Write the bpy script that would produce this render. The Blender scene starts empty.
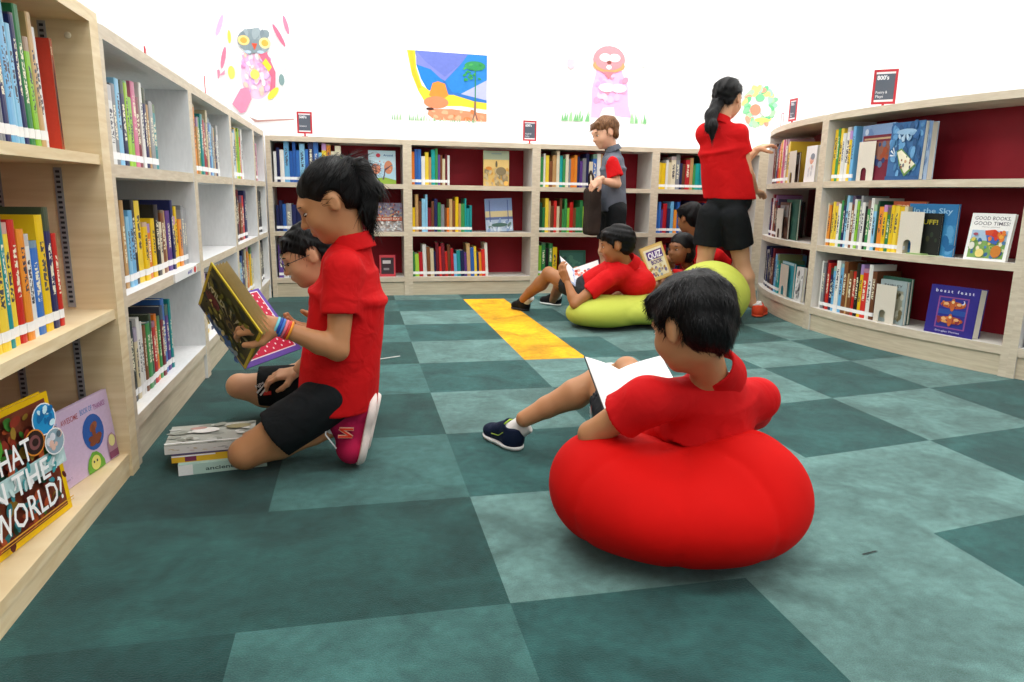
import bpy, math, random
import numpy as np
from mathutils import Vector, Matrix, noise
PI=math.pi
SC=bpy.context.scene; COL=SC.collection
rnd=random.Random(7)

# ------------------------------------------------------------ materials
def lin(c):
    return c/12.92 if c<=.04045 else ((c+.055)/1.055)**2.4
def rgb(h):
    if isinstance(h,str):
        h=h.lstrip('#'); return tuple(lin(int(h[i:i+2],16)/255) for i in (0,2,4))+(1.,)
    return tuple(h)+((1.,) if len(h)==3 else ())
_M={}
def newmat(name):
    m=bpy.data.materials.new(name); m.use_nodes=True
    nt=m.node_tree; b=nt.nodes['Principled BSDF']; return m,nt,b
def N(nt,t,**k):
    n=nt.nodes.new(t)
    for a,v in k.items(): setattr(n,a,v)
    return n
def C(h,rough=.55,spec=.3,key=None):
    k=(h,rough,spec)
    if k in _M: return _M[k]
    m,nt,b=newmat('paint_'+str(h).lstrip('#'))
    nz=N(nt,'ShaderNodeTexNoise'); nz.inputs['Scale'].default_value=30
    mx=N(nt,'ShaderNodeMix',data_type='RGBA'); c=rgb(h)
    mx.inputs[6].default_value=tuple(v*.9 for v in c[:3])+(1,); mx.inputs[7].default_value=tuple(min(1,v*1.08) for v in c[:3])+(1,)
    nt.links.new(nz.outputs['Fac'],mx.inputs[0]); nt.links.new(mx.outputs[2],b.inputs['Base Color'])
    b.inputs['Roughness'].default_value=rough; b.inputs['Specular IOR Level'].default_value=spec
    _M[k]=m; return m
def wood(name,c1,c2,scale=(3,3,60),rough=.5):
    m,nt,b=newmat(name)
    tc=N(nt,'ShaderNodeTexCoord'); mp=N(nt,'ShaderNodeMapping'); mp.inputs['Scale'].default_value=scale
    nz=N(nt,'ShaderNodeTexNoise'); nz.inputs['Scale'].default_value=1.6; nz.inputs['Detail'].default_value=5; nz.inputs['Distortion'].default_value=.6
    cr=N(nt,'ShaderNodeValToRGB'); cr.color_ramp.elements[0].position=.35; cr.color_ramp.elements[1].position=.68
    cr.color_ramp.elements[0].color=rgb(c1); cr.color_ramp.elements[1].color=rgb(c2)
    nt.links.new(tc.outputs['Object'],mp.inputs[0]); nt.links.new(mp.outputs[0],nz.inputs['Vector'])
    nt.links.new(nz.outputs['Fac'],cr.inputs[0]); nt.links.new(cr.outputs[0],b.inputs['Base Color'])
    b.inputs['Roughness'].default_value=rough; b.inputs['Specular IOR Level'].default_value=.35
    return m
def cloth(name,c,c2=None,scale=400,bump=.25,rough=.85,sheen=.2,big=6,folds=.35):
    m,nt,b=newmat(name)
    tc=N(nt,'ShaderNodeTexCoord'); nz=N(nt,'ShaderNodeTexNoise'); nz.inputs['Scale'].default_value=big; nz.inputs['Detail'].default_value=4
    nt.links.new(tc.outputs['Object'],nz.inputs['Vector'])
    mx=N(nt,'ShaderNodeMix',data_type='RGBA'); mx.inputs[6].default_value=rgb(c2 or c); mx.inputs[7].default_value=rgb(c)
    mr=N(nt,'ShaderNodeMapRange'); mr.inputs[1].default_value=.35; mr.inputs[2].default_value=.65
    nt.links.new(nz.outputs['Fac'],mr.inputs[0]); nt.links.new(mr.outputs[0],mx.inputs[0]); nt.links.new(mx.outputs[2],b.inputs['Base Color'])
    n2=N(nt,'ShaderNodeTexNoise'); n2.inputs['Scale'].default_value=scale; nt.links.new(tc.outputs['Object'],n2.inputs['Vector'])
    bp=N(nt,'ShaderNodeBump'); bp.inputs['Strength'].default_value=bump; bp.inputs['Distance'].default_value=.001
    n3=N(nt,'ShaderNodeTexNoise'); n3.inputs['Scale'].default_value=13; n3.inputs['Detail'].default_value=2; n3.inputs['Distortion'].default_value=1.2; nt.links.new(tc.outputs['Object'],n3.inputs['Vector']); b3=N(nt,'ShaderNodeBump'); b3.inputs['Strength'].default_value=folds; b3.inputs['Distance'].default_value=.02; nt.links.new(n3.outputs['Fac'],b3.inputs['Height']); nt.links.new(b3.outputs[0],bp.inputs['Normal'])
    nt.links.new(n2.outputs['Fac'],bp.inputs['Height']); nt.links.new(bp.outputs[0],b.inputs['Normal'])
    b.inputs['Roughness'].default_value=rough; b.inputs['Specular IOR Level'].default_value=.15
    b.inputs['Sheen Weight'].default_value=sheen; b.inputs['Sheen Tint'].default_value=rgb(c); return m

M_woodedge=wood('bookcase_edge_wood','#cbbca5','#dbceb8',(6,6,50))
M_woodkick=wood('plinth_wood','#c8b99f','#d8cbb2',(4,4,60))
M_maple=wood('maple_wood','#e0c89c','#edd9b2',(2,5,30))
M_mapleedge=wood('maple_edge_wood','#e0c89c','#f1dfba',(4,4,30))
M_white=C('#e6e6e6',.5,.3); M_grey=C('#d8d3cb',.5,.3)
M_redback=cloth('red_back_panel','#9c2531','#8a1d28',300,.05,.45,0,3,0.)
M_pages=C('#efe9d8',.8,.1); M_sticker=C('#f4f4f4',.5,.3); M_metal=C('#9a9ca0',.35,.5); M_slot=C('#33343a',.6,.3)
M_bookend=C('#ddd5c6',.45,.4)

def cover_mat():
    m,nt,b=newmat('book_cover')
    oi=N(nt,'ShaderNodeObjectInfo'); tc=N(nt,'ShaderNodeTexCoord'); sp=N(nt,'ShaderNodeSeparateXYZ')
    L=nt.links.new
    L(tc.outputs['Generated'],sp.inputs[0])
    def mth(op,a,bb=None,c=None):
        n=N(nt,'ShaderNodeMath',operation=op)
        for i,v in enumerate((a,bb,c)):
            if v is None: continue
            if isinstance(v,(int,float)): n.inputs[i].default_value=v
            else: L(v,n.inputs[i])
        return n.outputs[0]
    x,y,z=sp.outputs; r=oi.outputs['Random']
    # title lettering running along the spine
    cb=N(nt,'ShaderNodeCombineXYZ'); L(mth('MULTIPLY',x,3.),cb.inputs[0]); L(mth('MULTIPLY',r,91.),cb.inputs[1]); L(mth('MULTIPLY',z,38.),cb.inputs[2])
    nz=N(nt,'ShaderNodeTexNoise'); nz.inputs['Scale'].default_value=1.; nz.inputs['Detail'].default_value=1.; L(cb.outputs[0],nz.inputs['Vector'])
    t=mth('GREATER_THAN',nz.outputs['Fac'],.48)
    t=mth('MULTIPLY',t,mth('LESS_THAN',mth('ABSOLUTE',mth('SUBTRACT',x,.5)),.24))
    t=mth('MULTIPLY',t,mth('LESS_THAN',y,.05))
    lo=mth('ADD',mth('MULTIPLY',r,.15),.28); hi=mth('ADD',lo,.42)
    t=mth('MULTIPLY',t,mth('MULTIPLY',mth('GREATER_THAN',z,lo),mth('LESS_THAN',z,hi)))
    # text colour: light on dark and dark on light
    bw=N(nt,'ShaderNodeRGBToBW'); L(oi.outputs['Color'],bw.inputs[0])
    dark=mth('LESS_THAN',bw.outputs[0],.35)
    mc=N(nt,'ShaderNodeMix',data_type='RGBA'); L(dark,mc.inputs[0]); mc.inputs[6].default_value=(.05,.05,.08,1); mc.inputs[7].default_value=(.85,.8,.6,1)
    # coloured head band on some
    hs=N(nt,'ShaderNodeHueSaturation'); L(oi.outputs['Color'],hs.inputs['Color']); L(mth('ADD',mth('MULTIPLY',r,.7),.1),hs.inputs['Hue']); hs.inputs['Value'].default_value=.7; hs.inputs['Saturation'].default_value=.55
    band=mth('MULTIPLY',mth('GREATER_THAN',z,mth('ADD',.8,mth('MULTIPLY',r,.25))),mth('GREATER_THAN',mth('FRACT',mth('MULTIPLY',r,17.)),.5))
    m1=N(nt,'ShaderNodeMix',data_type='RGBA'); L(band,m1.inputs[0]); L(oi.outputs['Color'],m1.inputs[6]); L(hs.outputs[0],m1.inputs[7])
    m2=N(nt,'ShaderNodeMix',data_type='RGBA'); L(t,m2.inputs[0]); L(m1.outputs[2],m2.inputs[6]); L(mc.outputs[2],m2.inputs[7])
    L(m2.outputs[2],b.inputs['Base Color']); b.inputs['Roughness'].default_value=.35; b.inputs['Specular IOR Level'].default_value=.4
    return m
M_cover=cover_mat()

# ------------------------------------------------------------ objects
def uname(n): return n
def tag(o,label=None,cat=None,group=None,kind=None):
    if label: o['label']=label
    if cat: o['category']=cat
    if group: o['group']=group
    if kind: o['kind']=kind
    return o
def empty(name,loc=(0,0,0),M=None,label=None,cat=None,group=None,parent=None):
    o=bpy.data.objects.new(name,None); COL.objects.link(o); o.empty_display_size=.05
    if M is not None: o.matrix_world=M
    else: o.location=loc
    if parent is not None: o.parent=parent
    return tag(o,label,cat,group)
class MB:
    def __init__(s): s.v=[];s.f=[];s.mi=[];s.m=[]
    def mat(s,m):
        if m not in s.m: s.m.append(m)
        return s.m.index(m)
    def add(s,vs,fs,m,T=None):
        n=len(s.v); k=s.mat(m)
        for v in vs:
            v=Vector(v); s.v.append(tuple(T@v) if T is not None else tuple(v))
        for f in fs: s.f.append([i+n for i in f]); s.mi.append(k)
        return s
    def box(s,x0,x1,y0,y1,z0,z1,m,T=None,front=None):
        vs=[(x0,y0,z0),(x1,y0,z0),(x1,y1,z0),(x0,y1,z0),(x0,y0,z1),(x1,y0,z1),(x1,y1,z1),(x0,y1,z1)]
        fs=[(0,3,2,1),(4,5,6,7),(1,2,6,5),(2,3,7,6),(3,0,4,7)]; s.add(vs,fs,m,T); n=len(s.v)-8
        s.f.append([n+i for i in (0,1,5,4)]); s.mi.append(s.mat(front or m)); return s
    def poly(s,pts,m,T=None): return s.add(pts,[tuple(range(len(pts)))],m,T)
    def tube(s,pts,r,m,n=8,T=None,caps=True):
        pts=[Vector(p) for p in pts]; rs=r if isinstance(r,(list,tuple)) else [r]*len(pts)
        vs=[];fs=[]; up=Vector((0,0,1))
        t0=(pts[1]-pts[0]).normalized(); a=t0.orthogonal().normalized()
        for i,p in enumerate(pts):
            t=(pts[min(i+1,len(pts)-1)]-pts[max(i-1,0)]).normalized()
            a=(a-t*a.dot(t)).normalized(); b=t.cross(a)
            for k in range(n):
                an=2*PI*k/n; vs.append(p+(a*math.cos(an)+b*math.sin(an))*rs[i])
        for i in range(len(pts)-1):
            for k in range(n):
                fs.append((i*n+k,i*n+(k+1)%n,(i+1)*n+(k+1)%n,(i+1)*n+k))
        if caps: fs.append(tuple(range(n))[::-1]); fs.append(tuple((len(pts)-1)*n+k for k in range(n)))
        return s.add(vs,fs,m,T)
    def ell(s,c,r,m,T=None,nu=16,nv=10):
        vs=[(c[0],c[1],c[2]-r[2])];fs=[]
        for j in range(1,nv):
            ph=-PI/2+PI*j/nv
            for i in range(nu):
                th=2*PI*i/nu; vs.append((c[0]+r[0]*math.cos(ph)*math.cos(th),c[1]+r[1]*math.cos(ph)*math.sin(th),c[2]+r[2]*math.sin(ph)))
        vs.append((c[0],c[1],c[2]+r[2])); e=len(vs)-1
        for i in range(nu):
            fs.append((0,1+(i+1)%nu,1+i)); fs.append((e,1+(nv-2)*nu+i,1+(nv-2)*nu+(i+1)%nu))
            for j in range(nv-2): a=1+j*nu; fs.append((a+i,a+(i+1)%nu,a+nu+(i+1)%nu,a+nu+i))
        return s.add(vs,fs,m,T)
    def build(s,name,parent=None,smooth=False,color=None,bevel=0):
        me=bpy.data.meshes.new(name); me.from_pydata(s.v,[],s.f)
        for m in s.m: me.materials.append(m)
        me.polygons.foreach_set('material_index',s.mi)
        if smooth: me.polygons.foreach_set('use_smooth',[True]*len(s.f))
        me.update()
        o=bpy.data.objects.new(name,me); COL.objects.link(o)
        if parent is not None: o.parent=parent
        if color: o.color=rgb(color)
        if bevel:
            b=o.modifiers.new('bevel','BEVEL'); b.width=bevel; b.segments=2; b.limit_method='ANGLE'
        return o
_T={}
def textmesh(st,bold=0):
    k=(st,bold)
    if k in _T: return _T[k]
    cu=bpy.data.curves.new('lettering','FONT'); cu.body=st; cu.size=1; cu.resolution_u=2; cu.offset=bold
    o=bpy.data.objects.new('lettering',cu); COL.objects.link(o)
    dg=bpy.context.evaluated_depsgraph_get(); me=bpy.data.meshes.new_from_object(o.evaluated_get(dg))
    vs=[tuple(v.co) for v in me.vertices]; fs=[tuple(p.vertices) for p in me.polygons]
    bpy.data.objects.remove(o); bpy.data.meshes.remove(me); bpy.data.curves.remove(cu)
    x0=min(v[0] for v in vs);x1=max(v[0] for v in vs)
    _T[k]=([(v[0]-x0,v[1]) for v in vs],fs,x1-x0); return _T[k]
class Art:
    """flat print on the local plane y=-e; x right, z up; unit square scaled to W x H"""
    def __init__(s,mb,W,H,T=None,x0=0,z0=0,e0=.0004,flip=1):
        s.mb=mb;s.W=W;s.H=H;s.T=T;s.x0=x0;s.z0=z0;s.e=e0
    def _p(s,u,v): return (s.x0+u*s.W,-s.e,s.z0+v*s.H)
    def poly(s,pts,c):
        s.e+=.00012
        p=[s._p(*q) for q in pts]
        ar=sum(p[i][0]*p[(i+1)%len(p)][2]-p[(i+1)%len(p)][0]*p[i][2] for i in range(len(p)))
        if ar<0: p=p[::-1]
        s.mb.poly(p,C(c),s.T); return s
    def rect(s,u0,v0,u1,v1,c): return s.poly([(u0,v0),(u1,v0),(u1,v1),(u0,v1)],c)
    def ell(s,u,v,ru,rv,c,n=20,rot=0):
        return s.poly([(u+ru*math.cos(2*PI*i/n)*math.cos(rot)-rv*math.sin(2*PI*i/n)*math.sin(rot),v+ru*math.cos(2*PI*i/n)*math.sin(rot)+rv*math.sin(2*PI*i/n)*math.cos(rot)) for i in range(n)],c)
    def text(s,st,u,v,h,c,w=None,bold=.02,center=False,rot=0):
        vs,fs,tw=textmesh(st,bold); s.e+=.00012; sc=h*s.H/.7
        sx=sc if w is None else w*s.W/tw
        off=-tw*sx/2 if center else 0
        P=[]
        for a,b in vs:
            x=a*sx+off; z=b*sc
            x,z=x*math.cos(rot)-z*math.sin(rot),x*math.sin(rot)+z*math.cos(rot)
            P.append((s.x0+u*s.W+x,-s.e,s.z0+v*s.H+z))
        s.mb.add(P,fs,C(c),s.T); return s
    def blobs(s,n,cols,u0,v0,u1,v1,r,seed=1,stretch=1.):
        g=random.Random(seed)
        for i in range(n):
            a=g.uniform(.5,1)*r; s.ell(g.uniform(u0,u1),g.uniform(v0,v1),a*stretch,a,g.choice(cols),9,g.uniform(0,3))
        return s

# ============================================================ ROOM SHELL
def structure(o): o['kind']='structure'; return o
def wallmat():
    m,nt,b=newmat('white_wall_paint'); nz=N(nt,'ShaderNodeTexNoise'); nz.inputs['Scale'].default_value=180
    bp=N(nt,'ShaderNodeBump'); bp.inputs['Strength'].default_value=.04; nt.links.new(nz.outputs['Fac'],bp.inputs['Height']); nt.links.new(bp.outputs[0],b.inputs['Normal'])
    b.inputs['Base Color'].default_value=(.93,.93,.93,1); b.inputs['Roughness'].default_value=.7; return m
M_wall=wallmat()
BY=.58   # back wall
structure(MB().box(-1.32,5.1,BY,BY+.1,0,3.0,M_wall).build('wall_back'))
structure(MB().box(-1.32,-1.222,-8,BY,0,3.0,M_wall).build('wall_left'))
structure(MB().box(5.0,5.1,-8,BY,0,3.0,M_wall).build('wall_right'))
structure(MB().box(-1.32,5.1,-8,BY+.1,3.0,3.1,M_wall).build('ceiling'))
sm=MB()
for x,z0,z1 in ((1.36,1.2,2.98),(2.56,1.9,2.98)): sm.box(x-.004,x+.004,BY-.002,BY,z0,z1,C('#dcdcd8'))
structure(sm.build('trim_1'))
structure(MB().box(3.03,3.6,.25,BY,0,1.155,M_grey,front=M_woodedge).build('trim_2'))

# carpet: squares of two greens and a yellow strip, colours per tile; left columns carry painted shade
def carpetmat():
    m,nt,b=newmat('carpet'); L=nt.links.new
    at=N(nt,'ShaderNodeAttribute',attribute_name='tile'); tc=N(nt,'ShaderNodeTexCoord')
    def nz(s,d=4,dist=0):
        n=N(nt,'ShaderNodeTexNoise'); n.inputs['Scale'].default_value=s; n.inputs['Detail'].default_value=d; n.inputs['Distortion'].default_value=dist; L(tc.outputs['Object'],n.inputs['Vector']); return n.outputs['Fac']
    def rng(v,a,b_,c,d):
        n=N(nt,'ShaderNodeMapRange'); L(v,n.inputs[0])
        for i,k in enumerate((a,b_,c,d)): n.inputs[i+1].default_value=k
        return n.outputs[0]
    def mul(a,b_):
        n=N(nt,'ShaderNodeMath',operation='MULTIPLY'); L(a,n.inputs[0]); L(b_,n.inputs[1]); return n.outputs[0]
    k=mul(rng(nz(5.5,5,.8),.35,.68,.72,1.3),rng(nz(38,4),.3,.7,.84,1.16)); k=mul(k,rng(nz(420,2),.3,.7,.78,1.22))
    vm=N(nt,'ShaderNodeVectorMath',operation='SCALE'); L(at.outputs['Color'],vm.inputs[0]); L(k,vm.inputs['Scale'])
    L(vm.outputs[0],b.inputs['Base Color']); b.inputs['Roughness'].default_value=.95; b.inputs['Specular IOR Level'].default_value=.08
    b.inputs['Sheen Weight'].default_value=.15
    bp=N(nt,'ShaderNodeBump'); bp.inputs['Strength'].default_value=.6; bp.inputs['Distance'].default_value=.004; L(nz(300,3),bp.inputs['Height']); L(bp.outputs[0],b.inputs['Normal'])
    return m
xs=[-1.5,-1,-.5,0,.5,.81,1.05,1.56,2.08,2.62,3.16,3.7,4.2,4.7,5.0]; colpar={-1.5:1,-1:0,-.5:1,0:0,.5:1,.81:1,1.05:0,1.56:1,2.08:0,2.62:1,3.16:0,3.7:1,4.2:0,4.7:1}
fv=[];ff=[];fc=[]; g=random.Random(3)
for i in range(len(xs)-1):
    for r in range(-2,16):
        y1=-.5*r; y0=y1-.5; y1=min(y1,BY)
        n=len(fv); fv+=[(max(xs[i],-1.222),y0,0),(xs[i+1],y0,0),(xs[i+1],y1,0),(max(xs[i],-1.222),y1,0)]; ff.append((n,n+1,n+2,n+3))
        if xs[i]>=1.05:
            for k_ in range(n,n+4):
                v_=fv[k_]; fv[k_]=(v_[0],min(BY,v_[1]+.10+.07*(v_[0]-1.05)/.5),0)
        dark=(r+colpar[xs[i]])%2==0
        if xs[i] in (.5,.81) and r==7: dark=False
        c=rgb('#285250') if dark else rgb('#5a7c78')
        if xs[i]==.5 and 0<=r<4: c=rgb('#ecac00')
        if xs[i]<0: c=rgb('#224946') if dark else rgb('#3c6663')  # same greens darkened: dimmer light on the left painted into the tiles
        if xs[i]<-.5: c=rgb('#1a3f3d')if dark else rgb('#244d4a')  # shadow along the left cases painted in as still darker greens
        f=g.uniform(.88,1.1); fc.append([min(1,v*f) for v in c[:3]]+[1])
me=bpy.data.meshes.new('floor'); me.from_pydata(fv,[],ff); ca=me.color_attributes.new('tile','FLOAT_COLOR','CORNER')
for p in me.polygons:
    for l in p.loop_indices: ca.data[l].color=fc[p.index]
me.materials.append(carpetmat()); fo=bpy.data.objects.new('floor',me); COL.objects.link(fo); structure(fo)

# ============================================================ BOOKCASES
class Unit:
    """front line of a bookcase: pos(s,d,z): s to the right seen from the front, d into the case"""
    def __init__(s,kind,origin=None,L=1,th0=0,th1=0,R=2.7,c=(5.08,-1.65)):
        s.k=kind;s.o=origin;s.R=R;s.c=c;s.th0=math.radians(th0)
        s.L=L if kind!='arc' else math.radians(th0-th1)*R
    def pos(s,a,d,z):
        if s.k=='left': return Vector((s.o[0]-d,s.o[1]+a,z))
        if s.k=='back': return Vector((s.o[0]+a,s.o[1]+d,z))
        th=s.th0-a/s.R; r=s.R-d; return Vector((s.c[0]-r*math.cos(th),s.c[1]+r*math.sin(th),z))
    def frame(s,a,d,z,rot=0,lean=0,tilt=0):
        p=s.pos(a,d,z); q=s.pos(a,d+.01,z); y=(q-p).normalized(); zz=Vector((0,0,1)); x=y.cross(zz)
        M=Matrix((x,y,zz)).transposed().to_4x4(); M.translation=p
        return M@Matrix.Rotation(rot,4,'Z')@Matrix.Rotation(lean,4,'Y')@Matrix.Rotation(tilt,4,'X')
def slab(u,name,parent,a0,a1,d0,d1,z0,z1,m,mf=None,seg=None):
    """board following the front line; mf = material of front edge"""
    n=seg or (14 if u.k=='arc' and a1-a0>.1 else 1); mb=MB(); O=parent.matrix_world.translation if parent else Vector()
    vs=[]
    for i in range(n+1):
        a=a0+(a1-a0)*i/n
        for d,z in ((d0,z0),(d1,z0),(d1,z1),(d0,z1)): vs.append(u.pos(a,d,z)-O)
    fs=[];ff=[]
    for i in range(n):
        b=i*4;c=b+4
        ff.append((b,c,c+3,b+3)); fs+=[(b+1,b+2,c+2,c+1),(b,b+1,c+1,c),(b+3,c+3,c+2,b+2)]
    fs+=[(0,3,2,1),(n*4,n*4+1,n*4+2,n*4+3)]
    mb.add(vs,fs,m); k=mb.mat(mf or m)
    for f in ff: mb.f.append(list(f)); mb.mi.append(k)
    return mb.build(name,parent)
def bookcase(u,name,label,cat,group,levels,boards,depth,m_in,m_back,pt=.032,right_panel=True,edge=None,kick=.1,kickset=.012,top=1.18,kickmat=None):
    p=u.pos(u.L/2,0,0); root=empty(name,p,label=label,cat=cat,group=group); bpy.context.view_layer.update()
    root.matrix_world=Matrix.Translation(p)
    e=edge or M_woodedge
    slab(u,'side_panel',root,0,pt,0,depth,0,top-.002,m_in,e)
    if right_panel: slab(u,'side_panel',root,u.L-pt,u.L,0,depth,0,top-.002,m_in,e)
    for z0,z1 in boards[:-1]: slab(u,'shelf_board',root,pt,u.L-pt,.002,depth-.012,z0,z1,m_in,e)
    z0,z1=boards[-1]; slab(u,'top_panel',root,pt,u.L-pt,-.0,depth-.012,z0,z1,m_in if u.k!='arc' else M_woodedge,e)
    slab(u,'back_panel',root,pt,u.L-pt,depth-.012,depth,kick,top,m_back)
    if kick: slab(u,'plinth',root,pt if kickset>.0 else 0,u.L-pt,kickset,kickset+.02,0,kick,kickmat or M_woodkick)
    return root
LB=[(.105,.14),(.45,.482),(.80,.834),(1.145,1.18)]; RB=[(.10,.14),(.475,.51),(.84,.875),(1.215,1.25)]; BB=LB[:3]+[(1.12,1.155)]
LZ=[.14,.482,.834]; RZ=[.14,.51,.875]
XF=-.89; BF=.25
wy=[-3.13,-2.1,-1.17,-.29,.245]
ordn=['first','second','third','fourth']
WH=[]
for i in range(4):
    u=Unit('left',(XF,wy[i]),wy[i+1]-wy[i]); WH.append(u)
    bookcase(u,'white_bookcase','white three-shelf bookcase on left wall, %s one from the maple bookcase'%ordn[i],'bookcase','white bookcases along the left wall',LZ,LB,.318,M_white,M_white)
bx=[-.88,.117,1.104,2.087,3.03]; BK=[]
bn=['beside the left wall cases','second from the left corner','behind the boy with the bag','behind the standing girl']
for i in range(4):
    u=Unit('back',(bx[i],BF),bx[i+1]-bx[i]); BK.append(u)
    bookcase(u,'red_backed_bookcase','red-backed pale wood bookcase on back wall, '+bn[i],'bookcase','red-backed bookcases on the back wall',LZ,BB,.318,M_grey,M_redback,top=1.155)
RT=[Unit('arc',th0=41,th1=30),Unit('arc',th0=30,th1=4.5),Unit('arc',th0=4.5,th1=-21.8),Unit('arc',th0=-21.8,th1=-46.5)]
rn=['far end beside the back wall','behind the standing girl','holding the violet cookbook','nearest the camera, cut off by frame']
for i,u in enumerate(RT):
    bookcase(u,'curved_bookcase','curved pale wood bookcase on the right, '+rn[i],'bookcase','curved bookcases on the right',RZ,RB,.31,M_woodedge if i==0 else M_grey,M_redback,top=1.25)
# maple unit nearest the camera
WD=Unit('left',(XF,-4.2),1.06)
root=empty('maple_bookcase',(XF,-3.67,0),label='light maple bookcase nearest the camera at the left edge with metal shelf strips',cat='bookcase'); root.matrix_world=Matrix.Translation((XF,-3.67,0))
slab(WD,'side_panel',root,1.0,1.06,-.004,.318,0,1.195,M_maple,M_mapleedge)
slab(WD,'side_panel',root,-.06,0,-.004,.318,0,1.195,M_maple,M_mapleedge)
for z0,z1 in ((.04,.065),(.437,.463),(.829,.853)): slab(WD,'shelf_board',root,0,1.0,.002,.306,z0,z1,M_maple,M_mapleedge)
slab(WD,'top_panel',root,0,1.0,-.004,.306,1.165,1.195,M_maple,M_mapleedge)
slab(WD,'plinth',root,0,1.0,.004,.024,0,.04,M_mapleedge)
slab(WD,'back_panel',root,0,1.0,.306,.318,.04,1.19,M_redback)
for d in (.10,.235):
    mb=MB()
    for z0,z1 in ((.07,.43),(.47,.82),(.86,1.16)):
        mb.box(XF-d-.009,XF-d+.009,-3.203,-3.2015,z0,z1,M_metal)
        z=z0+.012
        while z<z1-.01: mb.box(XF-d-.0045,XF-d+.0045,-3.2042,-3.203,z,z+.006,M_slot); z+=.0125
    o=mb.build('shelf_strip',root); o.matrix_parent_inverse=Matrix.Translation((-XF,3.67,0))
o=MB().ell((XF-.045,-3.203,1.13),(.008,.003,.008),C('#e8dcc0')).build('screw_cap',root,True); o.matrix_parent_inverse=Matrix.Translation((-XF,3.67,0))

# ============================================================ BOOKS
PAL={'yellow':['#e9c21a','#f0d040'],'red':['#c4261f','#b51c28','#d8322c'],'navy':['#1c2450','#232a5c'],'blue':['#2a5fae','#3570c0'],'light blue':['#6fb3df','#8cc6e6'],
'teal':['#1f8f93','#18a0a0'],'green':['#2f7d46','#3f9450'],'lime green':['#8cc63a','#a5cf45'],'white':['#eceae4','#e3e3e0'],'cream':['#e3d9bd','#d8cba8'],'black':['#17171b','#202024'],
'grey':['#83868c','#9a9ca0'],'brown':['#6b4028','#7d4b2b'],'orange':['#e07a22','#e8902f'],'purple':['#5b3a86','#6a4a9a'],'pink':['#d9799a','#e39ab2'],'maroon':['#6a1826','#7a2030'],'tan':['#bd9560','#c9a672'],'dark green':['#1c4a35','#22563c']}
BOOKS=[]   # dict(M,t,h,d,colour,col,where,key)
def run(u,where,z,u0,u1,n,cols,hmin,hmax,seed,lean=0.,dmin=.15,dmax=.2,grad=0,setb=.035,tvar=.35):
    g=random.Random(seed); cols=cols.split(','); a0=u0*u.L; a1=u1*u.L; w=[g.uniform(1-tvar,1+tvar) for _ in range(n)]; sc=(a1-a0)/sum(w); a=a0
    for i in range(n):
        t=w[i]*sc; c=g.choice(cols) if len(cols)<n else cols[i%len(cols)]
        c=c.strip(); h=min(.293,g.uniform(hmin,hmax)*(1.2 if 'maple bookcase'!=where[-14:] else 1.03))
        if lean: h=h*.97
        M=u.frame(a+.0006,setb+g.uniform(0,.008),z,lean=lean*(.6+.4*i/max(1,n-1)) if lean else 0)
        if lean<0:
            pass
        BOOKS.append(dict(M=M,t=t-.0012,h=h,d=g.uniform(dmin,dmax),c=c,hex=g.choice(PAL[c]),where=where,u=u,order=a))
        a+=t
MIX='red,blue,green,yellow,white,navy,orange,brown,teal,purple,cream,maroon,grey'
def wname(l,b): return '%s shelf, %s'%(['bottom','middle','top'][l],b)
LC=['white bookcase beside maple bookcase','second white bookcase','third white bookcase','white bookcase in corner']
a=WH[0]
run(a,wname(2,LC[0]),LZ[2],.07,.64,15,'black,grey,white,grey,light blue,navy,lime green,lime green,pink,maroon,white,navy,tan,grey,teal',.20,.26,11)
run(a,wname(1,LC[0]),LZ[1],.05,.96,22,'black,maroon,brown,tan,light blue,light blue,black,yellow,yellow,orange,yellow,black,cream,brown,tan,purple,navy,yellow,yellow,orange,grey,grey',.17,.25,12)
run(a,wname(0,LC[0]),LZ[0],.045,.62,17,'yellow,orange,yellow,black,cream,white,white,brown,green,dark green,red,orange,green,maroon,blue,purple,teal',.19,.26,13)
a=WH[1]
run(a,wname(2,LC[1]),LZ[2],.06,.84,17,'grey,cream,grey,white,orange,tan,green,teal,red,maroon,cream,blue,light blue,grey,tan,navy,white',.19,.25,14)
run(a,wname(1,LC[1]),LZ[1],.04,.20,3,'grey,teal,white',.17,.27,15)
run(a,wname(0,LC[1]),LZ[0],.1,.4,6,MIX,.17,.23,16)
a=WH[2]
run(a,wname(2,LC[2]),LZ[2],.06,.74,11,'white,light blue,blue,teal,white,light blue,yellow,lime green,lime green,red,white',.19,.25,17)
run(a,wname(1,LC[2]),LZ[1],.1,.78,7,'grey,cream,black,maroon,brown,red,navy',.2,.27,18)
run(a,wname(0,LC[2]),LZ[0],.12,.96,13,'navy,purple,blue,light blue,blue,navy,cream,red,orange,tan,yellow,teal,cream',.18,.25,19)
a=WH[3]
run(a,wname(2,LC[3]),LZ[2],.3,.85,5,'cream,black,white,maroon,pink',.19,.24,20)
run(a,wname(1,LC[3]),LZ[1],.3,.95,5,'yellow,tan,light blue,black,black',.2,.26,21)
run(a,wname(0,LC[3]),LZ[0],.2,.95,6,'orange,tan,black,black,cream,black',.18,.26,22)
BC=['first back bookcase','second back bookcase','third back bookcase','fourth back bookcase']
a=BK[0]
run(a,wname(2,BC[0]),LZ[2],.045,.52,16,'white,navy,white,light blue,blue,blue,blue,light blue,blue,navy,blue,light blue,yellow,orange,cream,cream',.17,.26,31)
run(a,wname(1,BC[0]),LZ[1],.045,.5,15,'navy,navy,blue,grey,navy,navy,black,blue,navy,navy,grey,navy,navy,blue,navy',.15,.19,32)
run(a,wname(0,BC[0]),LZ[0],.045,.36,9,'purple,white,grey,green,lime green,white,green,light blue,cream',.17,.22,33)
a=BK[1]
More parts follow.
